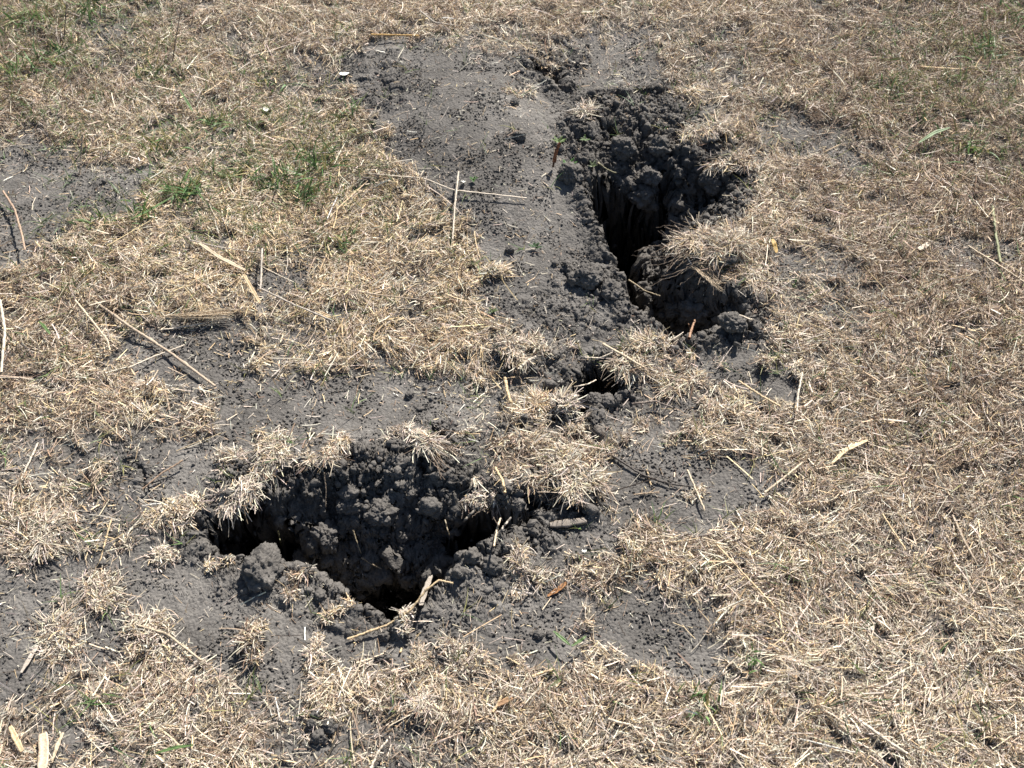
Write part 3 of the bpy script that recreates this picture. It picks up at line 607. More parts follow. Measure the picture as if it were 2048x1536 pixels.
for pp, wpx, col, lab in [([(648,945),(652,978),(651,1014)], 3, (.20,.16,.12), 'thin root dangling from the back rim of the front hole'),
 ([(962,998),(948,1022),(926,1044)], 7, (.27,.24,.20), 'thick gnarled pale root on the back wall at the right of the front hole'),
 ([(706,1060),(714,1085),(722,1106)], 3, (.36,.30,.20), 'slim straw root in the middle of the front hole'),
 ([(724,1116),(742,1128),(764,1138)], 3, (.33,.27,.19), 'kinked root fragment deep in the front hole'),
 ([(890,1040),(894,1056),(899,1072)], 3, (.33,.28,.2), 'short pale root hanging left of the right pocket of the front hole'),
 ([(556,1062),(560,1080),(565,1098)], 3, (.2,.19,.11), 'olive root tip in the left pocket of the front hole'),
 ([(1258,560),(1290,582),(1320,592)], 4, (.36,.30,.2), 'straw coloured root bridging the lower neck of the burrow'),
 ([(1195,325),(1215,340),(1232,346)], 4, (.30,.28,.18), 'pale root at the back edge of the burrow pocket'),
 ([(1210,775),(1228,758),(1240,748)], 3, (.36,.25,.15), 'reddish rootlet in the small middle hole')]:
    stalk('root', pp, wpx, np.array(col), lab, 'root', lift=.010, nodes=0, flat=1., taper=.4)
# chips, leaves, twigs
def sheet(name, pp, w0, w1, thick, col, label, ct, lift=.004, m=None, curl=.3, group=None):
    """a strip of husk, bark or leaf with real thickness along a path, wide in the middle"""
    W = path(pp, lift); K = 12; T = np.linspace(0, 1, K); c = np.stack([np.interp(T, np.linspace(0, 1, len(W)), W[:, i]) for i in range(3)], 1)
    d = np.gradient(c, axis=0); s = np.cross(d, [0, 0, 1.]); s /= np.linalg.norm(s, axis=1)[:, None]
    k = mpp(pp[0][1]); w = (w1+(w0-w1)*np.sin(np.pi*(T*.8+.1)))*k*.5*(1+.08*RNG.normal(0, 1, K)); V = []
    for q in np.linspace(-1, 1, 5):
        for h in (0, -thick): V.append(c+s*(w*q)[:, None]+np.array([0, 0, 1])*(curl*w*(q*q-.5)+h)[:, None]+RNG.normal(0, .0002, c.shape))
    V = np.stack(V, 1).reshape(-1, 3); F = []
    for i in range(K-1):
        a = i*10; b = a+10
        for q in range(4):
            F += [(a+2*q, a+2*q+2, b+2*q+2, b+2*q), (a+2*q+1, b+2*q+1, b+2*q+3, a+2*q+3)]
        F += [(a, b, b+1, a+1), (a+8, a+9, b+9, b+8)]
    C = np.asarray(col)[None]*RNG.normal(1, .08, (len(F), 1))
    return solo(name, V, np.array(F), m or M_STRAW, tuple(W[0]), {'col': ('FACE', C)}, False, label, ct, group)
sheet('wood_chip', [(1100,1049),(1135,1045),(1173,1040)], 17, 9, .003, (.23,.20,.17), 'flat weathered grey brown wood chip on the soil right of the front hole', 'wood chip', .005, curl=-.1)
sheet('husk_strip', [(86,1466),(88,1500),(84,1545)], 19, 15, .0015, TAN*1.15, 'broad pale cream husk strip at the lower left corner', 'husk', .012)
sheet('husk_strip', [(20,1452),(32,1478),(44,1502)], 11, 4, .0012, GOLD*.85, 'golden curled husk strip left of the broad cream one', 'husk', .015)
sheet('husk_strip', [(126,1465),(115,1490),(103,1525)], 7, 3, .001, PG*.8, 'narrow husk strip leaning on the right of the broad cream one', 'husk', .01)
sheet('dry_leaf', [(75,1290),(60,1315),(42,1345)], 10, 2, .001, GREY*.95, 'slender grey leaf lying alone on the lower left bare soil', 'leaf', .006)
sheet('dry_leaf', [(1663,928),(1690,900),(1736,880)], 8, 2, .001, GOLD*.9, 'pointed golden leaf in the litter on the right', 'leaf', .012)
sheet('husk_strip', [(398,486),(440,515),(490,540)], 7, 4, .0012, PG*.75, 'split golden stem above the fibre bundle, left of centre', 'husk', .018)
sheet('husk_strip', [(487,548),(505,580),(520,606)], 7, 4, .0012, GOLD*.7, 'crumpled golden husk joint below the split golden stem', 'husk', .018)
sheet('dry_leaf', [(1095,1192),(1118,1178),(1135,1163)], 9, 2, .0008, (.34,.17,.07), 'rust brown leaf on the soil below the lone grey tuft', 'leaf', .003)
sheet('dry_leaf', [(995,1410),(1010,1402),(1025,1395)], 11, 3, .0008, (.33,.2,.11), 'reddish curled leaf in the straw at the bottom centre', 'leaf', .012)
sheet('dry_leaf', [(863,1150),(850,1180),(842,1210)], 12, 4, .0015, GREY*.6, 'ragged dark grey leaf standing in front of the front hole', 'leaf', .03)
sheet('dry_leaf', [(1545,478),(1550,492),(1553,505)], 9, 3, .001, (.5,.34,.12), 'small bright yellow leaf tip right of the big root clump', 'leaf', .015)
sheet('dry_leaf', [(1838,498),(1850,492),(1858,486)], 10, 6, .0008, PALE*.85, 'oval cream leaf flake on the upper right litter', 'leaf', .012)
def twig(pp, wpx, subs, col, label, lift=.004):
    W = path(pp, lift); r = wpx*.5*mpp(pp[0][1]); o = thing('twig', label, 'twig', tuple(W[0]))
    V, F, C = tubes_mesh([tube(W, r, 6, 1, col, .4, 1, .0004)]); part('stem', V, F, M_STRAW, o, {'col': ('FACE', C)})
    for s in subs:
        V, F, C = tubes_mesh([tube(path(s, lift), r*.6, 5, 1, col, .5, 0, .0003)]); part('side_shoot', V, F, M_STRAW, o, {'col': ('FACE', C)})
twig([(1215,905),(1285,950),(1340,968),(1400,975)], 5, [[(1260,935),(1310,945),(1375,975)]], (.08,.068,.06), 'dark forked twig trailing onto the smooth grey patch', .006)
twig([(1268,990),(1290,987),(1318,984)], 4, [[(1283,988),(1285,975)], [(1298,987),(1310,977)]], (.38,.29,.2), 'tiny branched straw sprig on the smooth grey patch', .005)
twig([(1265,808),(1310,802),(1345,815)], 5, [[(1318,803),(1326,786)], [(1316,803),(1322,815)]], (.22,.18,.15), 'branched grey brown twig right of the small middle hole', .012)
twig([(1378,678),(1384,655),(1390,640)], 6, [[(1382,662),(1376,645)]], (.36,.22,.14), 'reddish forked stub standing at the bottom of the burrow', [.004, .03])
twig([(560,1378),(700,1370),(845,1395)], 3, [], (.2,.15,.1), 'thin dark runner lying over the straw at the bottom') if 0 else None
# white scraps
def scrap(px, py, wpx, hpx, label):
    p = hit(px, py); k = mpp(py); n = 6; u = np.linspace(-1, 1, n); A, B = np.meshgrid(u, u); rr = 1-.25*(np.abs(A)*np.abs(B))
    Xc = A*wpx*.5*k*rr; Yc = B*hpx*.75*k*rr; Z = .006+.0025*A*A-.003*B+.001*RNG.normal(0, 1, A.shape)
    top = np.stack([p.x+Xc, p.y+Yc, p.z+Z], -1).reshape(-1, 3); V = np.r_[top, top-[0, 0, .0008]]; F = []
    for i in range(n-1):
        for j in range(n-1):
            a = i*n+j; F += [(a, a+1, a+n+1, a+n), (a+n*n, a+n+n*n, a+n+1+n*n, a+1+n*n)]
    solo('white_scrap', V, np.array(F), M_WHITE, tuple(p), None, True, label, 'scrap')
M_WHITE, _t, _b = mat('white_petal', .6, .3); _b.inputs['Base Color'].default_value = (.82, .82, .76, 1)
scrap(690, 155, 20, 12, 'small white scrap at the upper left end of the bare soil slope')
scrap(536, 223, 18, 14, 'small white crumpled scrap in the grass left of the soil slope')
scrap(927, 369, 10, 7, 'tiny white fleck beside the crossing straws')
scrap(1168, 1108, 10, 7, 'tiny white chip at the right edge of the front bare soil')
# ---- clods
def clodmesh(r, seed, ic=ICO5, flat=.8, lump=1.):
    v, f = ic; rng = np.random.default_rng(seed); off = rng.uniform(0, 90, 3); q = (v*1.0).astype(f32)
    d = 1+.22*n3(q*1.1+off, seed)+.12*n3(q*2.3+off, seed+1); q = q+.10*np.stack([n3(q*2+off, seed+7), n3(q*2+off, seed+8), n3(q*2+off, seed+9)], 1)
    d += .10*n3(q*4+off, seed+2)
    for _ in range(11):
        nn = rng.normal(0, 1, 3); nn /= np.linalg.norm(nn); dt = v@nn; d = np.where(dt > .05, np.minimum(d, rng.uniform(.72, .95)/np.maximum(dt, .05)), d)
    for c, a in ((.62, .30), (.30, .17), (.14, .085), (.075, .04)):
        d += lump*a*.55*(blocks(q/c+off, seed+3)-.2)
    s = rng.uniform(.85, 1.15, 3)*[1, 1, flat]; return v*d[:, None]*s*r, f
def clod(px, py, rpx, label, group=None, sink=.45, flat=.8, seed=None):
    k = mpp(py); r = rpx*k; p = hit(px, py+rpx*.35); p = Vector((p.x, p.y+r*.15, p.z+r*(flat-sink)))
    V, F = clodmesh(r, seed or int(px*7+py), ICO5 if rpx > 20 else ICO4, flat)
    o = mesh_np('soil_clod', V, F, M_CLOD, None, True); o.location = p
    return tag(o, label, 'soil clod', group)
for a in [(525,1130,46,'largest rounded clod, on the left of the front hole', None, .8, .68), (655,1072,30,'cracked round clod in the middle of the front hole', None, .6),
 (612,1118,24,'lumpy clod just right of the largest rounded clod'), (585,1105,20,'smaller clod wedged against the right of the largest rounded one'),
 (641,1192,15,'round dark clod below the brown straw at the front hole'), (765,1030,28,'wide craggy clod on the back wall of the front hole'),
 (805,1072,17,'narrow ledge like clod low on the back wall of the front hole'), (700,1010,24,'pale topped clod under the turf of the front hole'),
 (862,1015,20,'clod hanging near the right end of the front hole'), (700,985,20,'crumbly clod above the craggy one on the back wall'),
 (655,1120,16,'clod right of the cracked round clod'),
 (945,1118,17,'crumbly clod on the right lower rim of the front hole'), (985,1130,20,'clod against the lone grey tuft, right of the front hole'),
 (918,1145,13,'low clod at the lower right rim, left of the crumbly one'), (1015,1095,14,'clod above the lone grey tuft'),
 (1299,415,19,'small round clod on top of the pillar inside the burrow'), (1275,450,24,'clod on the shoulder of the pillar inside the burrow'),
 (1187,812,21,'round clod at the lower lip of the small middle hole'), (1214,802,15,'clod right of the round one at the small middle hole'),
 (1392,625,32,'clod in the lower bowl of the burrow'), (1345,640,22,'clod left of the bowl clod, low in the burrow'), (1465,650,24,'clod at the right end of the lower bowl'),
 (1178,553,26,'long clod on the left shoulder of the burrow'), (1222,588,24,'clod at the tip of the left shoulder of the burrow'), (1150,560,16,'small clod left of the long shoulder clod'),
 (1140,350,26,'clod under the green weed at the burrow rim'), (1245,300,24,'clod high on the back slope of the burrow'), (1320,300,22,'clod at the right of the back slope of the burrow'),
 (1180,265,20,'clod under the straw tuft at the head of the burrow'), (1420,372,28,'ledge clod on the right side of the burrow'), (1385,440,20,'clod above the big root clump'),
 (1300,355,22,'clod hanging at the back edge of the deep burrow pocket'), (1215,345,22,'clod at the left back edge of the deep burrow pocket'),
 (930,1363,12,'dark clod resting in the stubble at the bottom centre'), (1300,1386,9,'small dark clod in the straw at the lower right of centre'),
 (770,1274,11,'dark clod in the middle of the front bare soil'), (760,1315,8,'left clod of the pair below the front hole'), (776,1317,9,'right clod of the pair below the front hole'),
 (1077,1270,10,'oval clod beside the green blades at the lower edge'), (1099,1268,8,'small clod touching the green blades at the lower edge'),
 (633,1430,11,'top clod of the cluster in the straw at the bottom'), (660,1452,17,'largest clod of the cluster in the straw at the bottom'), (640,1474,16,'lowest clod of the cluster in the straw at the bottom'), (624,1447,9,'left clod of the cluster in the straw at the bottom'),
 (915,1275,11,'clod right of the golden straw on the front bare soil'), (205,1128,9,'small clod beside the wide left tuft'), (820,790,9,'dark clod on the bare strip above the front hole'),
 (1030,205,9,'dark clod at the top of the soil slope'), (1040,275,11,'clod in the middle of the soil slope'), (1020,500,9,'clod low on the soil slope'), (1694,1482,10,'dark clod beside the curved pale straw band')]:
    clod(*a)
# ---- tufts of dry turf
def tussock(px, py, rpx, label, n=220, lean=(0, 0), up=(.1, .9), wts=(.4,.1,.2,.2,.07,.03), name='dry_tuft', crown=.6, lmul=1., hh=.4, roots=0, rdir=(0, 0), thin=1., bright=1., lift=0., ell=1., soil=True):
    k = mpp(py); R = rpx*k; p = hit(px, py+rpx*.15); p.z = max(p.z, float(zat(p.x, p.y+R*.35))-.015)+lift; o = thing(name, label, 'grass tuft', tuple(p))
    if soil:
        V, F = clodmesh(R*crown, int(px+py), ICO4, hh); V = V*[ell, 1, 1]; V[:, 2] = V[:, 2]*.8-R*.04; part('root_crown', V*[.85, .85, .7]+np.array(p), F, M_CLOD, o, None, True)
    n = int(n*3.2); az = RNG.uniform(0, 2*np.pi, n); sh = 1+.5*n2(np.cos(az)*1.3+px, np.sin(az)*1.3+py, 5)+.18*n2(np.cos(az)*4+px, np.sin(az)*4+py, 6)
    kc = 6; th = RNG.uniform(0, 3.1); sa = RNG.uniform(0, 6.3, kc); sr = R*.72*np.sqrt(RNG.random(kc)); cxs, cys = np.cos(sa)*sr*1.3*ell, np.sin(sa)*sr*.7
    cxs, cys = cxs*np.cos(th)-cys*np.sin(th), cxs*np.sin(th)+cys*np.cos(th); pk = (RNG.random(n)**1.4*kc).astype(int); r_ = R*.34*RNG.random(n)**.6*sh
    bx = cxs[pk]+np.cos(az)*r_; by = cys[pk]+np.sin(az)*r_; rad = np.hypot(bx, by); cb = RNG.uniform(-1, 1, (kc, 2))*.7
    zt = R*crown*hh*np.sqrt(np.clip(1-(rad/(R*crown))**2, 0, 1))*.95; gz = zat(p.x+bx, p.y+by); zt = np.maximum(zt, np.where(gz > p.z-.03, gz-p.z, -.03*rad/R))+RNG.random(n)*.006
    B = np.c_[p.x+bx, p.y+by, p.z+zt]; ou = .3*(rad/R)**1.2; cl = 2.2*n2(bx/(R*.5)+px, by/(R*.5), 8)*np.pi; dx = np.cos(az)*ou+cb[pk, 0]+lean[0]*.8+.55*np.cos(cl)+RNG.normal(0, .55, n); dy = np.sin(az)*ou+cb[pk, 1]+lean[1]*.8+.55*np.sin(cl)+RNG.normal(0, .55, n)
    L = (R*.36*lmul*np.exp(RNG.normal(-.1, .5, n))).clip(.006, .042); W = RNG.uniform(.0007, .0020, n)*thin
    C = palette(B[:, 0], B[:, 1], n, np.tile(np.array(wts), (n, 1)))*bright*.9; pit = RNG.uniform(up[0], up[1], n)*np.where(RNG.random(n) < .45, .35, 1); az3 = np.arctan2(dy, dx); fl_ = RNG.random(n) < .6; az3 = np.where(fl_, RNG.uniform(0, 6.3, n), az3); pit = np.where(fl_, RNG.normal(0, .25, n), pit); L = np.where(fl_, L*.6, L)
    V, F, C = blades(B, az3, pit, L, W, RNG.uniform(-.05, .4, n), 3, C, .35, None, RNG.normal(0, .22, n)); part('stubble_blades', V, F, M_STRAW, o, {'col': ('FACE', C)})
    if roots:
        T = []
        for i in range(roots):
            a = math.atan2(rdir[1], rdir[0])+RNG.normal(0, .45); L_ = R*RNG.uniform(.7, 1.5); st = np.array(p)+[RNG.normal(0, R*.25)+math.cos(a)*R*.3, RNG.normal(0, R*.25)+math.sin(a)*R*.3, R*.1]
            q = [st]; 
            for s in range(4): a += RNG.normal(0, .25); q.append(q[-1]+np.array([math.cos(a), math.sin(a), RNG.normal(-.1, .15)])*L_/4)
            T.append(tube(q, .0007+.0007*RNG.random(), 4, 1, (.26,.20,.15), .6, 0, .0005))
        V, F, C = tubes_mesh(T); part('rootlets', V, F, M_STRAW, o, {'col': ('FACE', C)})
    return o
GR = (.45,.04,.35,.1,.04,.02); GL = (.4,.3,.08,.15,.05,.02); BR = (.2,.1,.15,.25,.22,.08)
for a, kw in [
 ((495,975,62,'big shaggy pale tuft overhanging the left end of the front hole'), dict(n=520, lean=(.2,-.9), up=(-.9,.5), lift=.012, wts=GR, bright=1.12)),
 ((560,905,46,'turf mat on the back rim of the front hole, right of the big shaggy tuft'), dict(n=330, up=(0,.7), lean=(.2,-.4), hh=.3)),
 ((640,905,48,'flat mat of pale straw on the back rim of the front hole'), dict(n=300, up=(0,.6), lean=(.2,-.4), hh=.25, ell=1.3)),
 ((460,915,40,'tuft with spiky ends behind the big shaggy tuft'), dict(n=240, up=(.2,1.1), wts=GR)),
 ((850,895,50,'grey uprooted clump with roots trailing right above the front hole'), dict(n=130, lean=(1.3,-.6), up=(-.4,.4), wts=GR, roots=26, rdir=(1,-.5), thin=1.3, lmul=1.2, lift=.008)),
 ((805,860,34,'small grey tuft above the grey uprooted clump'), dict(n=110, lean=(.5,0), wts=GR, up=(0,.6))),
 ((932,862,18,'very small white frayed tuft right of the grey uprooted clump'), dict(n=60, lean=(1,0), up=(0,.5), wts=GR, soil=False)),
 ((350,1020,62,'spiky tuft at the left rim of the front hole'), dict(n=360, lean=(0,-.4), up=(0,1.), wts=(.5,.12,.15,.15,.06,.02), bright=1.05)),
 ((330,1110,38,'pale bundle tuft just below the spiky tuft at the left rim'), dict(n=170, lean=(.4,.2), up=(.1,.9), wts=GR, bright=1.1)),
 ((440,1125,26,'thin golden tuft left of the largest clod'), dict(n=70, lean=(-.4,.3), up=(0,.7), wts=GL, soil=False)),
 ((510,1280,48,'brown torn out tuft lying on the soil at the lower left'), dict(n=230, up=(-.1,.9), wts=BR, lift=.012, hh=.5)),
 ((630,1305,38,'bright pale tuft pointing up right on the lower left soil'), dict(n=190, lean=(.6,.7), up=(.2,1.), wts=GR, bright=1.15)),
 ((155,1205,95,'wide rosette of cut stubble on the left bare soil'), dict(n=620, up=(.05,.8), wts=(.4,.08,.3,.15,.05,.02), crown=.75, hh=.14, lmul=.7)),
 ((85,1055,72,'grey white flattened tuft near the left edge'), dict(n=380, up=(.05,.6), wts=GR, crown=.7, hh=.15, lmul=.7)),
 ((320,1265,70,'flat straw mat on the lower left soil, right of the wide rosette'), dict(n=420, up=(0,.6), wts=(.45,.08,.25,.15,.05,.02), crown=.8, hh=.12, lmul=.6)),
 ((1045,1125,50,'lone grey tuft on the right rim of the front hole'), dict(n=420, up=(.2,1.2), lean=(0,.2), wts=(.3,.05,.4,.15,.06,.04), hh=.5)),
 ((1040,1178,26,'pale fringe hanging under the lone grey tuft'), dict(n=80, lean=(0,-1.2), up=(-.2,.4), wts=GR, soil=False, lmul=1.3)),
 ((1050,960,45,'left piece of the torn turf mat right of the front hole'), dict(n=260, lean=(-.2,-.5), up=(-.2,.7), wts=BR)),
 ((1150,965,72,'right piece of the torn turf mat, above its dark hollow'), dict(n=520, lean=(0,-.7), up=(-.3,.7), lift=.012, hh=.25, crown=.7, lmul=.7)),
 ((990,1012,30,'pale tuft with roots hanging at the right end of the front hole'), dict(n=110, lean=(0,-1), up=(-.9,.2), wts=GR, roots=8, rdir=(0,-1), lift=.01)),
 ((945,985,34,'pale fringe of straw on the back rim near the right end of the front hole'), dict(n=120, lean=(.3,-.8), up=(-.4,.5), wts=GR)),
 ((1065,815,46,'golden tuft left of the small middle hole'), dict(n=300, lean=(-.2,.2), up=(.2,1.1), wts=GL, bright=1.05)),
 ((1130,805,38,'fan of grey stubble at the left lip of the small middle hole'), dict(n=150, lean=(.8,.3), up=(.1,.9), wts=GR, thin=1.3)),
 ((1040,880,44,'brown tangled tuft below the golden one'), dict(n=260, lean=(.2,-.5), up=(-.1,.8), wts=BR)),
 ((1155,855,36,'low straw tuft below the small middle hole'), dict(n=160, up=(0,.7), hh=.3)),
 ((1082,690,38,'upright pale tuft above the small middle hole'), dict(n=220, up=(.3,1.3), lean=(.2,.4))),
 ((1020,700,50,'shaggy tuft at the end of the golden litter, above its dark gap'), dict(n=280, lean=(.4,-.6), up=(-.3,.6), lift=.01)),
 ((1290,700,58,'broad tuft between the burrow and the small middle hole'), dict(n=380, up=(0,1.), lean=(-.1,-.1), crown=.7)),
 ((1255,745,52,'overhanging tuft at the right of the small middle hole'), dict(n=300, lean=(-.5,-.6), up=(-.5,.7), wts=(.3,.08,.2,.25,.12,.05), lift=.012)),
 ((1340,760,56,'straw mat right of the small middle hole'), dict(n=330, lean=(0,-.4), up=(0,.7), hh=.2, crown=.75)),
 ((1287,842,26,'small lone tuft with one white spike on the soil'), dict(n=110, lean=(-.3,.7), up=(.4,1.3))),
 ((1425,500,74,'big root clump overhanging the right side of the burrow'), dict(n=620, lean=(-.5,-.3), up=(-.1,.8), lift=.02, roots=34, rdir=(-1,-.25), crown=.7, hh=.35)),
 ((1165,225,34,'bright frayed tuft at the head of the burrow'), dict(n=120, lean=(0,.3), up=(.1,1.), wts=GR, bright=1.15, soil=False, lmul=1.3)),
 ((1045,180,30,'flat curl of pale straw on the soil slope near the top'), dict(n=90, up=(0,.3), wts=GL, soil=False)),
 ((1100,152,26,'tuft in the mouth of the slit above the burrow'), dict(n=90, lean=(-.2,-.2), wts=BR, up=(0,1))),
 ((1375,185,36,'fan of long pale straw hanging above the burrow on the right'), dict(n=60, lean=(.4,-1.2), up=(-.2,.3), wts=GL, soil=False, lmul=1.6, thin=1.3)),
 ((1445,330,30,'pale straw spray on the right bank of the burrow'), dict(n=50, lean=(-.6,-.4), up=(0,.6), soil=False, lmul=1.4, thin=1.2)),
 ((1410,260,50,'straw tuft on the upper right bank of the burrow'), dict(n=260, lean=(-.3,-.3), up=(0,.7), hh=.25)),
 ((1490,330,44,'dark brown tuft on the right bank of the burrow'), dict(n=220, wts=BR, up=(0,.9))),
 ((1520,560,50,'tuft at the right edge of the lower bowl'), dict(n=260, lean=(-.3,-.5), up=(-.1,.7))),
 ((1530,735,24,'small overturned tuft casting a long shadow on the smooth patch'), dict(n=90, lean=(-.6,-.3), up=(.1,1.1), wts=BR, lift=.012)),
 ((1590,745,26,'white topped tuft right of the small overturned one'), dict(n=80, lean=(0,-.6), up=(0,.9), wts=GR, lift=.01, bright=1.2)),
 ((985,545,42,'straw fan at the left edge of the soil slope'), dict(n=150, lean=(.9,.4), up=(.05,.7), wts=GL, soil=False, thin=1.2, lmul=1.2)),
 ((925,1310,62,'grey stubble patch on the lower front soil'), dict(n=330, lean=(.5,.5), up=(.2,1.1), wts=(.4,.05,.35,.12,.05,.03), crown=.8, hh=.12, lmul=.7)),
 ((845,1320,40,'stubble tuft left of the grey stubble patch'), dict(n=170, up=(.2,1.1), hh=.2)),
 ((850,1410,50,'pale splayed tuft at the bottom centre'), dict(n=230, lean=(0,-.5), up=(0,.7), wts=GR, bright=1.08)),
 ((600,1160,38,'brown straw tangle between the clods of the front hole'), dict(n=170, up=(0,.8), wts=BR, hh=.3)),
 ((806,1240,30,'grey frayed stub at the lower lip of the front hole'), dict(n=110, lean=(-.2,.6), up=(.1,1.1), wts=GR, thin=1.3)),
 ((675,1230,36,'straw tangle on the soil below the front hole'), dict(n=110, up=(0,.7), wts=(.3,.25,.1,.2,.1,.05), soil=False)),
 ((1390,985,26,'tiny rosette at the right of the smooth grey patch'), dict(n=90, up=(.1,.8), hh=.2)),
 ((1100,1010,30,'short fringe below the torn turf mat'), dict(n=70, lean=(-.3,-.9), up=(-.3,.4), wts=GR, soil=False)),
 ((240,590,50,'brown tuft where the long thick stalk begins'), dict(n=240, up=(.1,1), wts=BR)),
 ((1740,140,46,'reddish brown standing tuft in the upper right'), dict(n=110, up=(.8,1.45), wts=(.06,.1,.05,.3,.4,.09), lmul=1.4, thin=.7, crown=.4)),
 ((1930,185,50,'tall thin reddish tuft near the upper right corner'), dict(n=110, up=(.8,1.45), wts=(.06,.12,.05,.3,.4,.07), lmul=1.5, thin=.7, crown=.4)),
 ((1560,60,40,'small russet tuft at the top right of centre'), dict(n=90, up=(.8,1.45), wts=(.06,.12,.05,.3,.4,.07), lmul=1.4, thin=.7, crown=.4)),
 ((1880,1120,50,'dark olive tuft in the litter at the lower right'), dict(n=120, up=(.5,1.3), wts=(.05,.1,.1,.3,.35,.1), thin=.8, crown=.4)),
 ((2000,1480,50,'russet tuft at the lower right corner'), dict(n=130, up=(.6,1.4), wts=(.1,.2,.05,.3,.3,.05), thin=.8, crown=.4))]:
    tussock(*a, **kw)
# frayed fibre bundle
def bundle(px0, px1, wpx, n, label):
    W0 = np.array(path([px0, px1], .014)); T = []; k = mpp(px0[1])
    for i in range(n):
        s = RNG.normal(0, 1, 2); t = np.linspace(.0, 1, len(W0)); off = np.outer(.25+t*1.1, [0, s[0]*wpx*k*.35, 0])+np.outer(t*0+1, [RNG.normal(0, .004), 0, s[1]*.002])
        T.append(tube(W0+off, .0007, 4, 1, PG*RNG.uniform(.6, 1.1), .4, 0, .0006))
    V, F, C = tubes_mesh(T); solo('fibre_bundle', V, F, M_STRAW, tuple(W0[0]), {'col': ('FACE', C)}, False, label, 'fibre bundle')
bundle((335,635), (462,628), 16, 44, 'frayed bundle of tan fibres lying level on the left')
bundle((1385,535), (1440,582), 7, 7, 'pair of thick pale split stems below the big root clump')
bundle((1392,520), (1438,566), 5, 6, 'upper pale split stem sticking out of the big root clump')
# ---- green tufts and weeds
def green(px, py, hpx, label, n=26, spread=1.1, up=(.4, 1.3), lean=(0, 0), name='green_tuft', wid=(.0022, .0046), col=(.115, .195, .07)):
    n = int(n*1.7); p = hit(px, py); k = mpp(py); L0 = hpx*k; az = RNG.uniform(0, 2*np.pi, n); m = n
    B = np.c_[p.x+RNG.normal(0, spread*L0*.4, m), p.y+RNG.normal(0, spread*L0*.4, m), np.full(m, p.z)]; B[:, 2] = zat(B[:, 0], B[:, 1])+.005
    d = np.c_[np.cos(az)+lean[0], np.sin(az)+lean[1]]; C = np.array(col)*RNG.normal(1, .18, (m, 1))*RNG.normal(1, .07, (m, 3)); C = np.where(RNG.random((m, 1)) < .2, [[.32, .28, .12]], C)
    V, F, C = blades(B, np.arctan2(d[:, 1], d[:, 0]), RNG.uniform(*up, m), L0*RNG.uniform(.6, 1.4, m), RNG.uniform(*wid, m), RNG.uniform(.1, .7, m), 5, C.clip(.01), .92)
    solo(name, V, F, M_GREEN, tuple(p), {'col': ('FACE', C)}, False, label, 'green grass')
for a in [(370,385,52,'densest green tuft left of centre in the upper straw',46), (290,430,48,'green tuft with a long blade at the lower left of the densest one',24), (560,365,50,'green tuft beside the soil slope',30),
 (635,325,55,'tall green tuft at the left edge of the soil slope',34), (610,395,46,'green blades below the tall tuft by the slope',28), (330,300,42,'green tuft above the densest one',20), (480,350,40,'green tuft midway between the densest one and the slope',22),
 (690,492,36,'short green blades in the golden litter of the centre',12), (545,170,36,'green tuft above the white crumpled scrap',14), (120,120,46,'green tuft near the top left corner',30), (30,150,44,'olive green tuft at the left edge near the top',30),
 (180,20,50,'bright green tuft at the very top left',30), (315,155,40,'green tuft below the tall dark wiry stem',18), (430,250,40,'green tuft left of the white crumpled scrap',20), (60,50,50,'large dull green tuft in the top left corner',34),
 (1960,110,50,'yellowish green tuft near the top right corner',26), (1930,300,44,'green tuft at the right edge in the upper part',24), (1780,180,36,'small green tuft in the upper right straw',14), (2030,40,44,'green tuft in the top right corner',22),
 (1500,1330,30,'faint green blades in the straw at the lower right of centre',8), (1400,1410,40,'green tuft near the bottom right of centre',14), (200,450,36,'green tuft at the right of the upper left bare patch',14), (700,230,34,'green sprig left of the soil slope near the top',10)]:
    green(*a)
for pp, w, lab in [([(1838,285),(1870,265),(1900,255)], 8, 'broad green blade lying in the upper right straw'), ([(312,1506),(350,1495),(386,1490)], 7, 'lone green blade in the straw at the bottom left'),
  ([(1107,1262),(1122,1275),(1140,1290)], 7, 'left green blade of the pair at the lower edge of the soil'), ([(1172,1272),(1160,1282),(1143,1292)], 6, 'right green blade of the pair at the lower edge of the soil'),
  ([(262,438),(300,420),(342,395)], 6, 'long arching green blade left of the densest tuft'), ([(78,642),(90,655),(100,668)], 6, 'short green blade in the straw at the left'), ([(360,180),(375,205),(385,222)], 5, 'green blade above the straw left of the white scrap')]:
    sheet('grass_blade', pp, w, 1, .0006, (.12,.20,.07), lab, 'grass blade', .02, M_GREEN, .5)
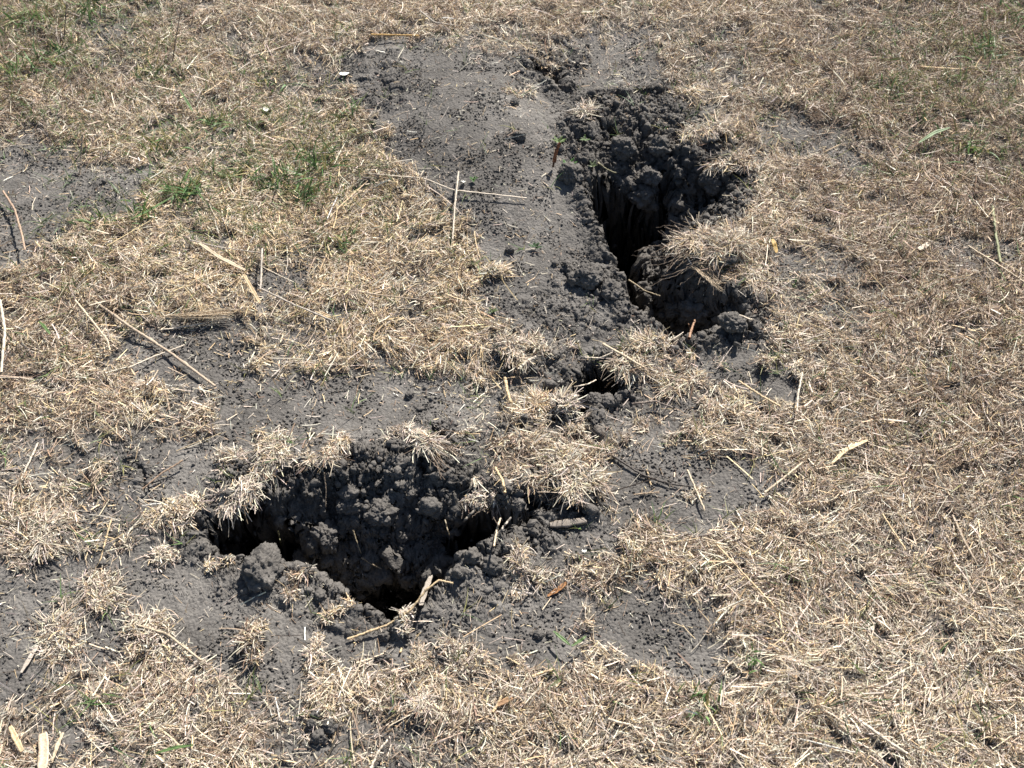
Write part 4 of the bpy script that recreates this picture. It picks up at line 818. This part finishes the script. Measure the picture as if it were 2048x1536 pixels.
def weed(px, py, rpx, nl, label, col=(.07,.17,.035)):
    p = hit(px, py); k = mpp(py); R = rpx*k; o = thing('green_weed', label, 'weed', tuple(p))
    T = tube([np.array(p)-[0, 0, .004], np.array(p)+[.001, 0, .008], np.array(p)+[.002, .001, R*.7]], .0009, 5, 1, (.12,.16,.06), .3); V, F, C = tubes_mesh([T]); part('stem', V, F, M_GREEN, o, {'col': ('FACE', C)})
    for i in range(nl):
        a = i*2.4+RNG.normal(0, .2); L = R*RNG.uniform(.6, 1.1); m = 15; t = np.linspace(.1, 1, m); pit = RNG.uniform(.1, .7); h = np.array([math.cos(a)*math.cos(pit), math.sin(a)*math.cos(pit), math.sin(pit)])
        b = np.array(p)+[0, 0, R*.25*RNG.random()+.004]; B = b+np.outer(t*L, h); sgn = np.where(np.arange(m) % 2, 1, -1)
        q = blades(B, a+sgn*.8, np.full(m, pit*.6), L*.42*(1.15-t), np.full(m, .0028), np.full(m, .1), 2, np.array([col])*RNG.normal(1, .15, (m, 1)), .8, RNG.normal(0, .4, m))
        q2 = blades(b[None], np.array([a]), np.array([pit]), np.array([L]), np.array([.0014]), np.array([.0]), 3, np.array([col]), .5, np.zeros(1), np.zeros(1))
        V, F, C = cat([q, q2]); part('leaf', V, F, M_GREEN, o, {'col': ('FACE', C)})
weed(1134, 338, 22, 9, 'bright green feathery weed on the left rim of the burrow')
weed(1116, 288, 16, 6, 'pale green weed above the feathery one at the burrow rim', (.13,.2,.06))
weed(1168, 292, 12, 5, 'tiny weed right of the pale green one', (.10,.17,.05))
weed(1185, 340, 12, 5, 'tiny weed nearest the deep pocket of the burrow', (.12,.16,.07))
weed(1071, 498, 15, 8, 'dark green seedling on the lower soil slope', (.05,.11,.04))
weed(946, 364, 10, 5, 'small green seedling by the crossing straws')
weed(985, 628, 12, 6, 'dull green seedling at the edge of the golden litter', (.09,.13,.04))
# rust coloured pod leaning on its own stem
p = hit(1106, 338); k = mpp(330); o = thing('seed_pod', 'rust brown curved seed pod standing at the left rim of the burrow', 'seed pod', tuple(p))
b = np.array(p); q = [b, b+[.0, 0, .008], b+[.002, .002, .018]]; V, F, C = tubes_mesh([tube(q, .0022, 8, 1, (.12,.06,.035), .1)]); part('stem', V, F, M_STRAW, o, {'col': ('FACE', C)})
q = [b+[.002, .002, .016], b+[.004, .008, .030], b+[.009, .016, .043], b+[.014, .022, .050]]; V, F, C, _c = tube(q, .0042, 10, 1, (.24,.095,.045), .25, 0, 0)
part('pod', V, F, M_STRAW, o, {'col': ('FACE', C)}, True)
